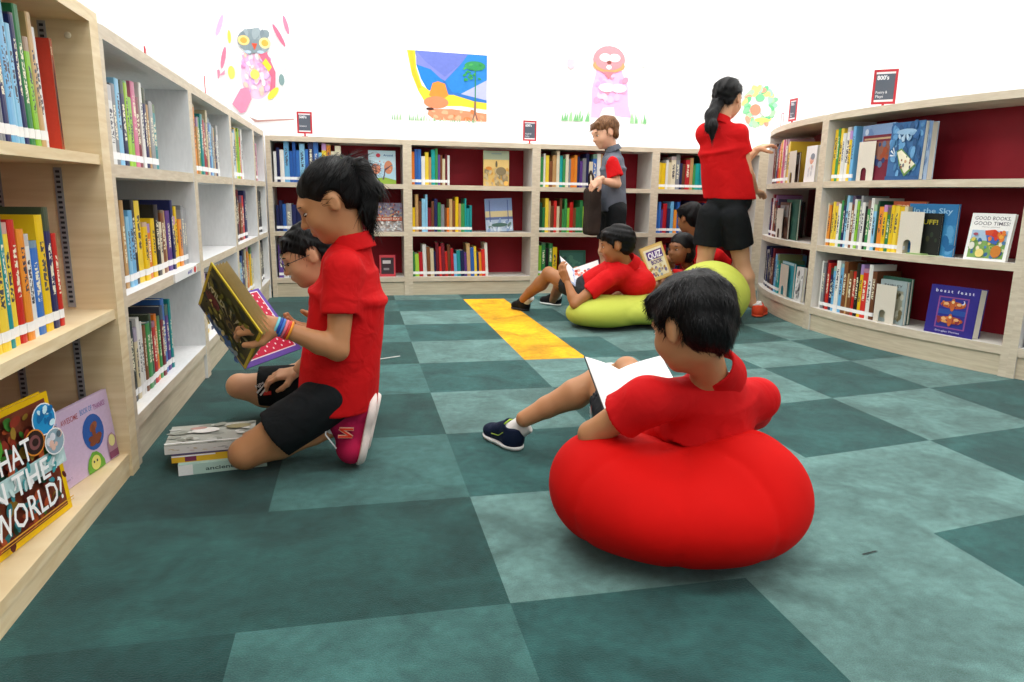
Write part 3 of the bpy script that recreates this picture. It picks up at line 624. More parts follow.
u=RT[2]; sign(u.frame(A_(u,-2.0),.05,1.25,rot=.85),'red-framed 800\'s sign on curved bookcase, largest one','800\'s','Poetry &','Plays',.115,.175)
u=RT[1]; sign(u.frame(A_(u,18.0),.03,1.25,rot=.30),'red-framed sign on curved bookcase, middle one right of the girl','700\'s','Sport &','Music',.085,.14)
u=RT[1]
r=empty('shelf_sign',M=u.frame(A_(u,23.0),.03,1.25,rot=.1),label='small empty pink-red sign frame at far curved bookcase end',cat='sign'); f=MB(); pk=C('#e07a88')
f.box(0,.06,0,.003,.0,.006,pk).box(0,.06,0,.003,.094,.1,pk).box(0,.005,0,.003,.006,.094,pk).box(.055,.06,0,.003,.006,.094,pk); f.build('frame',r)
for i,(y,lab) in enumerate(((-2.30,'edge-on red sign over the white bookcase beside maple one'),(-1.22,'edge-on red sign over the second white bookcase'))):
    r=empty('shelf_sign',M=Matrix.Translation((XF-.1,y,1.18))@Matrix.Rotation(math.radians(101),4,'Z'),label=lab,cat='sign')
    MB().box(0,.07,-.002,.002,.022,[.09,.15][i],C('#c4303a')).build('frame',r); MB().box(.036,.048,-.002,.002,.002,.022,C('#c4303a')).box(.02,.06,-.01,.01,0,.003,C('#c4303a')).build('stem',r)

# ============================================================ PAINTINGS ON THE BACK WALL
def painting(name,x0,x1,z0,z1,fn,label):
    mb=MB(); A=Art(mb,x1-x0,z1-z0,e0=.0008); fn(A); o=mb.build(name); o.location=(x0,BY,z0); tag(o,label,'painting'); return o
def p_owl(A):
    A.ell(.52,.30,.27,.28,'#f3c9e2').blobs(90,['#efb6da','#f7dcec','#e89fd0','#e3b7ee','#f9e6f2','#f4c9b8'],.30,.10,.76,.56,.04,5,1.4)
    A.poly([(.56,.60),(.72,.60),(.86,.36),(.84,.14),(.74,.10),(.78,.3),(.66,.46)],'#ee6f8a').poly([(.70,.52),(.80,.42),(.74,.36),(.64,.46)],'#f3dc3a').ell(.50,.32,.08,.06,'#f5df6a').ell(.80,.10,.12,.045,'#f5e24a',rot=.6)
    A.ell(.5,.72,.27,.145,'#8c9aa0').blobs(20,['#7b8a92','#9aa8ae','#85959b'],.3,.62,.72,.82,.06,3,1.5).ell(.34,.72,.10,.06,'#f0d28a').ell(.34,.72,.06,.035,'#f2a94a').ell(.70,.70,.10,.065,'#f3e0a0').ell(.70,.70,.06,.04,'#f2b04a').poly([(.47,.69),(.57,.69),(.52,.61)],'#e2553a').ell(.4,.585,.06,.02,'#b5c9dc').ell(.62,.59,.06,.02,'#b5c9dc')
    A.poly([(.24,.14),(.38,.16),(.42,.02),(.30,-.14),(.22,-.16),(.08,-.05)],'#f08fae').ell(.10,.33,.06,.08,'#f1dc6a').ell(.96,.27,.05,.07,'#7f9a9a').ell(.1,.75,.03,.08,'#f3e35a').poly([(.0,.36),(-.12,.28),(-.02,.3)],'#ee8fa8')
    for (x,y,l,r_,c) in ((-.05,.88,.14,1.1,'#e3b3ea'),(-.02,.50,.14,1.25,'#ee7f9c'),(-.13,.30,.06,1.2,'#ee8fa8'),(.95,.80,.17,-.9,'#ee6f8c'),(1.08,.93,.12,-1.2,'#ee7f9c'),(.92,.60,.08,-1.,'#f7d3dc'),(1.02,.46,.10,-1.,'#f7d3dc')): A.ell(x,y,l,.035,c,12,r_)
    A.poly([(.36,-.20),(.5,-.235),(.95,-.21),(1.15,-.20),(1.15,-.215),(.95,-.23),(.5,-.26),(.46,-.26)],'#b98f86')
def p_land(A):
    A.poly([(.18,1),(1,.985),(1,.2),(.42,.36),(.3,.5)],'#2f74c4').poly([(.2,1),(.8,.985),(.52,.58),(.20,.80)],'#7a83cf').poly([(.2,1),(.8,.985),(.75,.9),(.52,.64),(.3,.85)],'#6a79c8').poly([(.20,.8),(.36,.74),(.50,.58),(.46,.5),(.33,.42),(.25,.6)],'#1f7fce').poly([(.52,.58),(.68,.8),(.78,.98),(1,.98),(1,.62),(.78,.4),(.6,.42)],'#2a82d0').poly([(.70,.40),(1,.62),(1,.32)],'#b4b8e4')
    A.poly([(.10,1),(.19,1),(.20,.75),(.26,.5),(.40,.38),(.62,.38),(.85,.30),(1,.28),(1,.18),(.7,.22),(.32,.20),(.22,.42),(.15,.65)],'#f6d13a').poly([(.12,1),(.17,1),(.19,.7),(.26,.46),(.22,.45),(.15,.68)],'#f2bb2c')
    A.poly([(.34,.36),(.38,.54),(.44,.57),(.52,.54),(.56,.37),(.52,.33),(.4,.32)],'#f0903a').ell(.42,.26,.14,.09,'#ef8a62').poly([(.32,.08),(.34,.16),(.6,.17),(1,.12),(1,.0),(.4,.0)],'#ef8f6a').blobs(14,['#ef7f4a','#f3a07a','#f0b08a'],.36,.03,.95,.14,.03,6,1.5).ell(.35,.16,.045,.02,'#4a2a22')
    A.poly([(.855,.3),(.875,.3),(.875,.12),(.90,.02),(.885,.02),(.865,.1),(.845,.02),(.83,.02),(.85,.12)],'#8a6a5a').rect(.86,.3,.872,.75,'#2f8a5a').ell(.86,.82,.12,.07,'#35945a').blobs(22,['#2f9a4a','#46a85a','#2a8a4a'],.74,.6,.94,.88,.028,4,.6)
    g=random.Random(4)
    for i in range(46):
        x=g.uniform(-.12,.98); y=0; h=g.uniform(.04,.11) if x<.34 else g.uniform(.02,.05); A.poly([(x-.008,-.02),(x+.008,-.02),(x+g.uniform(-.01,.01),h)],g.choice(['#a9c9a0','#8ab58a','#c3d8b8']))
def p_bird(A):
    A.poly([(.24,.0),(.36,.0),(.42,.14),(.58,.16),(.60,.04),(.72,.02),(.86,.02),(.80,.2),(.78,.45),(.68,.66),(.3,.66),(.24,.4)],'#f3b6e2').blobs(40,['#f2a9dc','#f7c9ea','#efa3c9','#ee98b4','#f4bfe6'],.28,.2,.74,.62,.05,7,1.2)
    A.ell(.48,.80,.24,.19,'#f2929a').ell(.48,.72,.24,.09,'#f4a06a').ell(.48,.76,.2,.1,'#f2929a').ell(.42,.83,.085,.055,'#ffffff').ell(.56,.83,.085,.055,'#ffffff').ell(.48,.765,.035,.025,'#8a4a44').ell(.48,.70,.04,.03,'#fbe9ee').poly([(.40,.64),(.56,.64),(.48,.54)],'#f0808a').ell(.46,.42,.12,.06,'#fdf2f8').ell(.64,.42,.12,.06,'#fbeaf5').ell(-.08,.72,.06,.07,'#f5c0cc').ell(-.1,.8,.05,.02,'#f8dfe4').ell(1.0,.75,.05,.02,'#eef0ee')
    g=random.Random(5)
    for i in range(26):
        x=g.choice([g.uniform(-.2,.22),g.uniform(.72,1.15)]); A.poly([(x-.02,-.06),(x+.02,-.06),(x+g.uniform(-.02,.03),g.uniform(.02,.12))],g.choice(['#9fcf9a','#7fbf82','#b9dcb4']))
def p_wreath(A):
    for i in range(44):
        t=2*PI*i/44; g=random.Random(i); A.ell(.5+.36*math.cos(t)+g.uniform(-.05,.05),.5+.36*math.sin(t)+g.uniform(-.05,.05),.10,.06,g.choice(['#8fd8a0','#6fc98a','#b4e6b0','#a9dfc0','#f0a58a','#f3e08a']),10,g.uniform(0,3))
    A.ell(.40,.42,.14,.12,'#f0987a').ell(.68,.4,.14,.12,'#fbf3ee').ell(.5,.68,.12,.08,'#7fd09a').ell(.6,.2,.2,.05,'#f0e07a')
painting('owl_painting',-1.165,-.76,1.42,2.0,p_owl,'child painting of a pink owl with grey head and falling feathers')
painting('landscape_painting',.08,.77,1.335,1.84,p_land,'blue and yellow landscape painting with a green palm-like tree')
painting('bird_painting',1.50,2.07,1.40,1.965,p_bird,'pink bird painting with red head above painted grass')
painting('wreath_painting',2.97,3.33,1.36,1.74,p_wreath,'green round wreath painting right of the standing girl\'s head')
o=MB().tube([(0,0,0),(.095,.03,.004)],.0022,C('#e8e6e0')).build('paper_straw'); o.location=(-0.176,-1.896,0.003); tag(o,'thin white stick lying on the carpet behind kneeling girl','stick')
o=MB().poly([(0,0,.001),(.045,.008,.001),(.04,.011,.0012),(.0,.004,.001)],C('#16201f')).build('carpet_scrap'); o.location=(0.809,-3.963,0.001); tag(o,'tiny dark sliver of thread lying on carpet right of the beanbag','thread')

# ============================================================ LIGHT, CAMERA
def area(loc,sx,sy,e,rot=(0,0,0),col=(1,.985,.96)):
    l=bpy.data.lights.new('ceiling_or_added_lamp','AREA'); l.shape='RECTANGLE'; l.size=sx; l.size_y=sy; l.energy=e; l.color=col
    o=bpy.data.objects.new('ceiling_or_added_lamp',l); COL.objects.link(o); o.location=loc; o.rotation_euler=rot; return o
for x in (.0,1.9,3.8):
    for y in (-6.2,-4.4,-2.6,-.9): area((x,y,2.95),1.0,.5,19)
# added lamps, unseen, only to brighten the back and left walls
area((1.9,.05,2.9),5.5,.25,50,(math.radians(35),0,0),(1,1,1))
area((-.75,-2.6,2.9),.25,5.5,22,(0,math.radians(-30),0),(1,1,1))
w=bpy.data.worlds.new('world'); SC.world=w; w.use_nodes=True; w.node_tree.nodes['Background'].inputs[0].default_value=(1,.99,.97,1); w.node_tree.nodes['Background'].inputs[1].default_value=.5
cam=bpy.data.cameras.new('camera'); co=bpy.data.objects.new('camera',cam); COL.objects.link(co); SC.camera=co
cam.sensor_fit='HORIZONTAL'; cam.sensor_width=36; cam.lens=36*708.99/1024; cam.clip_start=.05
cp_,cr_,cy_=.2037,.0163,.2174
fw_=Vector((math.sin(cy_)*math.cos(cp_),math.cos(cy_)*math.cos(cp_),-math.sin(cp_))); r_=Vector((math.cos(cy_),-math.sin(cy_),0)); u_=r_.cross(fw_)
r2=math.cos(cr_)*r_+math.sin(cr_)*u_; u2=-math.sin(cr_)*r_+math.cos(cr_)*u_
Mx=Matrix((r2,u2,-fw_)).transposed().to_4x4(); Mx.translation=CAMP; co.matrix_world=Mx
SC.view_settings.view_transform='Standard'; SC.view_settings.look='None'; SC.view_settings.exposure=0.0; SC.view_settings.gamma=1.0

# ============================================================ SOFT SURFACES (distance fields -> one continuous mesh)
V=Vector
def smin(a,b,k):
    if k<=0: return np.minimum(a,b)
    h=np.clip(.5+.5*(b-a)/k,0,1); return b+(a-b)*h-k*h*(1-h)
def smax(a,b,k): return -smin(-a,-b,k)
class Field:
    def __init__(s,vox=.007): s.vox=vox; s.ops=[]; s.disp=None
    def add(s,fn,lo,hi,k=.02,op='u'): s.ops.append((op,fn,np.array(lo,float),np.array(hi,float),k)); return s
    def cone(s,a,b,ra,rb=None,k=.02,op='u',cap0=False,cap1=False):
        rb=ra if rb is None else rb; a=np.array(a,float); b=np.array(b,float); m=max(ra,rb); ab=b-a; L2=max(1e-9,ab@ab); L=math.sqrt(L2)
        def fn(X,Y,Z):
            px,py,pz=X-a[0],Y-a[1],Z-a[2]; t0=(px*ab[0]+py*ab[1]+pz*ab[2])/L2; t=np.clip(t0,0,1)
            d=np.sqrt((px-t*ab[0])**2+(py-t*ab[1])**2+(pz-t*ab[2])**2)-(ra+(rb-ra)*t)
            if cap1: d=np.maximum(d,(t0-1)*L)
            if cap0: d=np.maximum(d,-t0*L)
            return d
        return s.add(fn,np.minimum(a,b)-m,np.maximum(a,b)+m,k,op)
    def chain(s,pts,rs,k=.015,op='u'):
        for i in range(len(pts)-1): s.cone(pts[i],pts[i+1],rs[i],rs[i+1],k,op)
        return s
    def ell(s,c,r,R=None,k=.02,op='u'):
        c=np.array(c,float); r=np.array(r,float); Rm=np.array([list(v) for v in R],float) if R is not None else np.eye(3); m=r.max()
        def fn(X,Y,Z):
            px,py,pz=X-c[0],Y-c[1],Z-c[2]; q=[(px*Rm[i][0]+py*Rm[i][1]+pz*Rm[i][2]) for i in range(3)]
            k0=np.sqrt(sum((q[i]/r[i])**2 for i in range(3)))+1e-9; k1=np.sqrt(sum((q[i]/r[i]**2)**2 for i in range(3)))+1e-9
            return k0*(k0-1)/k1
        return s.add(fn,c-m,c+m,k,op)
    def box(s,c,h,R=None,rad=.01,k=.01,op='u'):
        c=np.array(c,float); Rm=np.array([list(v) for v in R],float) if R is not None else np.eye(3); m=math.sqrt(sum(x*x for x in h))
        def fn(X,Y,Z):
            px,py,pz=X-c[0],Y-c[1],Z-c[2]; q=[np.abs(px*Rm[i][0]+py*Rm[i][1]+pz*Rm[i][2])-h[i]+rad for i in range(3)]
            return np.sqrt(sum(np.maximum(v,0)**2 for v in q))+np.minimum(np.maximum(np.maximum(q[0],q[1]),q[2]),0)-rad
        return s.add(fn,c-m,c+m,k,op)
    def tube2(s,a,b,right,wa,da,wb,db,k=.02,op='u',cap=True):
        """elliptic cone from a to b with side half width w and depth half width d"""
        a=V(a);b=V(b);ax=(b-a);L=ax.length;ax/=L;r=(V(right)-ax*V(right).dot(ax)).normalized();f=ax.cross(r); m=max(wa,da,wb,db)
        an=np.array(a)
        def fn(X,Y,Z):
            px,py,pz=X-an[0],Y-an[1],Z-an[2]; t=(px*ax[0]+py*ax[1]+pz*ax[2])/L; tc=np.clip(t,0,1)
            u=px*r[0]+py*r[1]+pz*r[2]; v=px*f[0]+py*f[1]+pz*f[2]; w=wa+(wb-wa)*tc; d_=da+(db-da)*tc
            k0=np.sqrt((u/w)**2+(v/d_)**2)+1e-9; k1=np.sqrt((u/w**2)**2+(v/d_**2)**2)+1e-9
            d=k0*(k0-1)/k1
            return np.maximum(d,np.maximum(-t*L,(t-1)*L)) if cap else d
        A=np.array(a);B=np.array(b); return s.add(fn,np.minimum(A,B)-m,np.maximum(A,B)+m,k,op)
    def plane(s,p,n,k=.004):
        """keep the side opposite to the normal"""
        p=V(p);n=V(n).normalized()
        def fn(X,Y,Z): return (X-p[0])*n[0]+(Y-p[1])*n[1]+(Z-p[2])*n[2]
        s.ops.append(('i',fn,None,None,k)); return s
    def mesh(s):
        lo=np.min([o[2] for o in s.ops if o[0]=='u'],0)-3*s.vox-.01; hi=np.max([o[3] for o in s.ops if o[0]=='u'],0)+3*s.vox+.01
        n=np.ceil((hi-lo)/s.vox).astype(int)+1
        G=np.full(n,.5,np.float32); ax=[(lo[i]+s.vox*np.arange(n[i])).astype(np.float32) for i in range(3)]
        for op,fn,l,h,k in s.ops:
            if op=='i':
                X,Y,Z=np.meshgrid(*ax,indexing='ij',sparse=True); G=smax(G,fn(X,Y,Z).astype(np.float32),k); continue
            mg=k+3*s.vox
            i0=np.clip(np.floor((l-mg-lo)/s.vox).astype(int),0,n-1); i1=np.clip(np.ceil((h+mg-lo)/s.vox).astype(int)+1,1,n)
            if (i1<=i0).any(): continue
            sl=tuple(slice(i0[i],i1[i]) for i in range(3)); X,Y,Z=np.meshgrid(*[ax[i][sl[i]] for i in range(3)],indexing='ij',sparse=True)
            d=fn(X,Y,Z).astype(np.float32)
            G[sl]=smin(G[sl],d,k) if op=='u' else smax(G[sl],-d,k)
        if s.disp is not None:
            X,Y,Z=np.meshgrid(*ax,indexing='ij',sparse=True); G=G+s.disp(X,Y,Z).astype(np.float32)
        return nets(G,lo,s.vox)
def nets(G,lo,h):
    S=G<0; n=np.array(G.shape)
    c=np.zeros(n-1,np.int8)
    for dx in (0,1):
        for dy in (0,1):
            for dz in (0,1): c+=S[dx:n[0]-1+dx,dy:n[1]-1+dy,dz:n[2]-1+dz]
    cells=np.argwhere((c>0)&(c<8)); idx=np.full(n-1,-1,np.int64); idx[tuple(cells.T)]=np.arange(len(cells))
    acc=np.zeros((len(cells),3));cnt=np.zeros(len(cells))
    corners=[(a,b,d) for a in (0,1) for b in (0,1) for d in (0,1)]
    for i,A in enumerate(corners):
        for B in corners[i+1:]:
            if sum(abs(A[j]-B[j]) for j in range(3))!=1: continue
            va=G[tuple((cells+A).T)]; vb=G[tuple((cells+B).T)]; m=(va<0)!=(vb<0)
            t=np.where(m,va/np.where(m,va-vb,1),0)[:,None]; p=np.array(A)+t*(np.array(B)-np.array(A)); acc+=np.where(m[:,None],p,0); cnt+=m
    P=(cells+acc/np.maximum(cnt,1)[:,None])*h+lo
    F=[]
    for a in range(3):
        b,d=(a+1)%3,(a+2)%3
        s0=[slice(1,n[i]-1) for i in range(3)]; s0[a]=slice(0,n[a]-1); s1=list(s0); s1[a]=slice(1,n[a])
        S0=S[tuple(s0)];S1=S[tuple(s1)]
        for sgn,mask in ((1,S0&~S1),(-1,~S0&S1)):
            e=np.argwhere(mask)
            if not len(e): continue
            off=np.ones(3,int); off[a]=0; e=e+off
            eb=np.zeros(3,int);eb[b]=1; ed=np.zeros(3,int);ed[d]=1
            q=[idx[tuple((e-eb-ed).T)],idx[tuple((e-ed).T)],idx[tuple(e.T)],idx[tuple((e-eb).T)]]
            if sgn<0: q=q[::-1]
            F.append(np.stack(q,1))
    F=np.concatenate(F); F=F[(F>=0).all(1)]
    return P,F
def mkmesh(parts,name,mat,parent,mats=None,smooth_it=0):
    """parts: list of (P,F); one mesh object, coordinates are world, stored relative to the parent"""
    O=np.array(parent.location) if parent is not None else np.zeros(3)
    vs=[];fs=[];n=0
    for P,F in parts: vs.append(P-O); fs.append(F+n); n+=len(P)
    P=np.concatenate(vs);F=np.concatenate(fs)
    for _ in range(smooth_it):
        acc=np.zeros_like(P);c=np.zeros(len(P))
        for i in range(4):
            a,b=F[:,i],F[:,(i+1)%4]; np.add.at(acc,a,P[b]);np.add.at(acc,b,P[a]);np.add.at(c,a,1);np.add.at(c,b,1)
        P=P*.5+.5*acc/np.maximum(c,1)[:,None]
    me=bpy.data.meshes.new(name); me.vertices.add(len(P)); me.vertices.foreach_set('co',P.astype(np.float32).ravel())
    me.loops.add(F.size); me.loops.foreach_set('vertex_index',F.astype(np.int32).ravel()); me.polygons.add(len(F)); me.polygons.foreach_set('loop_start',(np.arange(len(F))*4).astype(np.int32))
    try: me.polygons.foreach_set('loop_total',np.full(len(F),4,np.int32))
    except Exception: pass
    me.polygons.foreach_set('use_smooth',np.ones(len(F),bool)); me.update(calc_edges=True); me.validate()
    me.materials.append(mat); o=bpy.data.objects.new(name,me); COL.objects.link(o)
    if parent is not None: o.parent=parent
    return o
def wrinkle(amp,fr=38,seed=0,dirv=(0,0,1)):
    g=random.Random(seed); W=[]
    for i in range(5):
        v=V((g.gauss(0,1),g.gauss(0,1),g.gauss(0,.7))).normalized()*fr*g.uniform(.5,1.5); W.append((v,g.uniform(0,6)))
    def fn(X,Y,Z):
        s=0; wx=.02*np.sin(Y*23+Z*17+seed); 
        for v,p in W: s=s+np.sin((X+wx)*v[0]+Y*v[1]+(Z+wx)*v[2]+p)
        return -amp*(np.abs(s/2.2)-.6)
    return fn
def orth(f,up):
    f=V(f).normalized(); up=V(up); r=f.cross(up).normalized(); u=r.cross(f); return r,f,u

def skinmat(name,c,c2):
    m,nt,b=newmat(name); tc=N(nt,'ShaderNodeTexCoord'); nz=N(nt,'ShaderNodeTexNoise'); nz.inputs['Scale'].default_value=14; nz.inputs['Detail'].default_value=4
    nt.links.new(tc.outputs['Object'],nz.inputs['Vector']); mx=N(nt,'ShaderNodeMix',data_type='RGBA'); mx.inputs[6].default_value=rgb(c); mx.inputs[7].default_value=rgb(c2)
    nt.links.new(nz.outputs['Fac'],mx.inputs[0]); nt.links.new(mx.outputs[2],b.inputs['Base Color']); b.inputs['Roughness'].default_value=.48; b.inputs['Specular IOR Level'].default_value=.35
    b.inputs['Subsurface Weight'].default_value=.12; b.inputs['Subsurface Radius'].default_value=(.012,.005,.003); b.inputs['Subsurface Scale'].default_value=.6; return m
SK={'tan':skinmat('skin_tan','#b07a52','#c28c62'),'light':skinmat('skin_light','#cf9a74','#dba985'),'brown':skinmat('skin_brown','#9a643c','#ab744a'),'dark':skinmat('skin_dark','#7a4d2f','#8c5b3a'),'fair':skinmat('skin_fair','#d9a384','#e6b598')}
def hairmat(name,c,c2):
    m,nt,b=newmat(name); tc=N(nt,'ShaderNodeTexCoord'); mp=N(nt,'ShaderNodeMapping'); mp.inputs['Scale'].default_value=(160,160,25); nz=N(nt,'ShaderNodeTexNoise'); nz.inputs['Scale'].default_value=1; nz.inputs['Detail'].default_value=3
    nt.links.new(tc.outputs['Object'],mp.inputs[0]); nt.links.new(mp.outputs[0],nz.inputs['Vector']); cr=N(nt,'ShaderNodeValToRGB'); cr.color_ramp.elements[0].color=rgb(c); cr.color_ramp.elements[1].color=rgb(c2); cr.color_ramp.elements[0].position=.4; cr.color_ramp.elements[1].position=.7
    nt.links.new(nz.outputs['Fac'],cr.inputs[0]); nt.links.new(cr.outputs[0],b.inputs['Base Color']); b.inputs['Roughness'].default_value=.5; b.inputs['Specular IOR Level'].default_value=.2
    bp=N(nt,'ShaderNodeBump'); bp.inputs['Strength'].default_value=.5; bp.inputs['Distance'].default_value=.002; nt.links.new(nz.outputs['Fac'],bp.inputs['Height']); nt.links.new(bp.outputs[0],b.inputs['Normal']); return m
M_hair=hairmat('black_hair','#050507','#100e0f'); M_brown=hairmat('brown_hair','#5a3a22','#8a6240')
M_shirt=cloth('red_polo_cloth','#cf1518','#bd0f13',500,.3,.8,.1); M_bag=cloth('red_beanbag_cloth','#d20a06','#c40804',350,.3,.85,0,3,.06); M_green=cloth('green_beanbag_cloth','#bdc456','#b0b84a',350,.3,.8,.15,3,.06)
M_black=cloth('black_shorts_cloth','#131517','#1a1d20',450,.3,.75,.1); M_dkgrey=cloth('dark_grey_shorts_cloth','#2a2d31','#33373b',450,.3,.8,.1); M_greycloth=cloth('grey_shirt_cloth','#6a6f7a','#5a5f6a',400,.3,.85,.1)
M_sock=cloth('white_sock_cloth','#e9e6e2','#dcd8d4',600,.4,.9,.1)

def hand(F,W,d,n,side,s=1.,curl=(.4,.5,.4),thumb=.5,spread=.0,curls=None):
    """W wrist, d towards fingers, n palm normal (palm faces n), side=+1: thumb on the d x n side"""
    W=V(W);d=V(d).normalized();n=(V(n)-d*V(n).dot(d)).normalized();t=d.cross(n)*side
    pl=.062*s
    offs=(.024,.008,-.008,-.0225)
    K=[W+d*(pl*(1,1.03,.99,.90)[i])+t*(offs[i]*s) for i in range(4)]
    F.cone(W-d*.02*s,W+d*.01*s,.019*s,.019*s,.012)
    for i in range(4): F.cone(W+d*.008*s+t*(offs[i]*.55*s),K[i],.0125*s,.0095*s,.010)
    LL=((.034,.021,.017),(.038,.024,.018),(.035,.022,.017),(.027,.017,.015))
    for i in range(4):
        cu=curls[i] if curls else curl; p=K[i]; a=0; r=.0082*s*(1,1,.97,.87)[i]; sp=spread*(1.5-i)
        for j in range(3):
            a+=cu[j]; dd=(d*math.cos(a)+n*math.sin(a)); dd=(dd+t*sp*.5).normalized(); q=p+dd*(LL[i][j]*s); F.cone(p,q,r,r*.93,.004); p=q; r*=.93
    b=W+d*.012*s+t*.020*s+n*.004*s
    d1=(d*.62+t*.62+n*(.25+thumb*.5)).normalized(); q=b+d1*.034*s; F.cone(b,q,.0125*s,.0105*s,.010)
    d2=(d*.8+t*(.35-thumb*.5)+n*thumb).normalized(); q2=q+d2*.025*s; F.cone(q,q2,.0098*s,.009*s,.005)
    d3=(d*.85+t*(.15-thumb*.6)+n*thumb*.9).normalized(); F.cone(q2,q2+d3*.019*s,.009*s,.0078*s,.005)

def head(F,c,f,up,s,ear=True):
    r,f,u=orth(f,up); R=(r,f,u); c=V(c)
    def P(x,y,z): return c+(r*x+f*y+u*z)*s
    def E(p,rad,k,op='u'): F.ell(P(*p),[v*s for v in rad],R,k*s,op)
    E((0,-.018,.028),(.073,.092,.076),.02); E((0,.026,-.02),(.060,.060,.074),.03); E((0,.04,-.064),(.040,.036,.030),.03); E((0,.066,-.082),(.015,.012,.012),.02)
    for x in (-1,1): E((x*.034,.058,-.028),(.022,.022,.022),.025); E((x*.031,.094,.006),(.016,.012,.010),.012,'s'); 
    E((0,.076,.026),(.045,.012,.014),.02)
    F.cone(P(0,.082,.004),P(0,.101,-.024),.0065*s,.0095*s,.012*s); 
    for x in (-1,1): E((x*.010,.092,-.027),(.007,.008,.006),.008)
    E((0,.088,-.047),(.019,.008,.0052),.006); E((0,.086,-.057),(.016,.009,.0062),.006); 
    E((0,.094,-.0515),(.016,.006,.0012),.003,'s')
    if ear:
        for x in (-1,1):
            E((x*.073,-.008,-.008),(.009,.017,.027),.008); E((x*.083,-.003,-.006),(.006,.009,.016),.006,'s')
    return P,R
def face_parts(parent,P,R,s,eyecol='#1a100c',closed=False,brow='#0c0a0a'):
    r,f,u=R; O=V(parent.location)
    for x in (-1,1):
        T=Matrix((r,f,u)).transposed().to_4x4(); T.translation=P(x*.031,.0715,.004)-O
        mb=MB().ell((0,0,0),(.0120*s,.0118*s,.0125*s*(.6 if not closed else .28)),C('#e9e4df',.25,.5),T)
        mb.ell((0,.0065*s,-.001*s),(.0062*s,.0064*s,.0062*s),C(eyecol,.2,.5),T,10,8)
        mb.tube([(-.0125*s,.004*s,.004*s),(0,.0135*s,.0062*s if not closed else -.001*s),(.0125*s,.004*s,.003*s)],.0012*s,C('#120c0a'),5,T); mb.build('eye',parent,True)
        T2=T.copy(); T2.translation=P(x*.031,.079,.026)-O
        MB().tube([(-x*.014*s,.006*s,-.001*s),(0,.006*s,.003*s),(x*.016*s,-.002*s,0)],[.0022*s,.0028*s,.0012*s],C(brow),6,T2).build('eyebrow',parent,True)
def strands(parent,name,P,Fq,n,L,dirfn,mat,w=.0011,seed=1,lift=.25,seg=4,keep=None,curl=0):
    """thin tapering hair blades growing from a hair surface"""
    g=np.random.default_rng(seed); O=np.array(parent.location)
    a,b,c,d=(P[Fq[:,i]] for i in range(4)); nr=np.cross(c-a,d-b); ar=np.linalg.norm(nr,axis=1)+1e-12; nr/=ar[:,None]
    ce=(a+b+c+d)/4
    pr=ar.copy()
    if keep is not None: pr=pr*keep(ce)
    pick=g.choice(len(Fq),n,p=pr/pr.sum()); vs=[];fs=[]
    ww=g.random((n,2))
    for j,i in enumerate(pick):
        p=a[i]*(1-ww[j,0])*(1-ww[j,1])+b[i]*ww[j,0]*(1-ww[j,1])+c[i]*ww[j,0]*ww[j,1]+d[i]*(1-ww[j,0])*ww[j,1]; nn=nr[i]
        t=np.array(dirfn(p)); t=t-nn*(t@nn); t/=np.linalg.norm(t)+1e-9; t=t+g.normal(0,.22,3); t=t-nn*(t@nn)*.9; t/=np.linalg.norm(t)
        l=L*g.uniform(.55,1.2)/seg; sd=np.cross(t,nn); sd/=np.linalg.norm(sd)+1e-9; q=p-nn*.0015; v=t+nn*lift*g.uniform(.3,1.5); base=len(vs)
        for k in range(seg+1):
            wk=w*(1-k/seg*.85); vs+= [q-sd*wk-O,q+sd*wk-O]
            v=v/np.linalg.norm(v); q=q+v*l; v=v-nn*lift*.5+sd*curl*g.normal(0,1)+np.array([0,0,-.06])
        for k in range(seg): z=base+2*k; fs.append((z,z+1,z+3,z+2))
    me=bpy.data.meshes.new(name); me.from_pydata([tuple(v) for v in vs],[],fs); me.materials.append(mat); me.polygons.foreach_set('use_smooth',[True]*len(fs))
    return me
def joinmesh(o,me):
    """merge extra geometry into an existing mesh object so the part stays one mesh"""
    import bmesh
    bm=bmesh.new(); bm.from_mesh(o.data); bm.from_mesh(me); bm.to_mesh(o.data); bm.free(); bpy.data.meshes.remove(me)
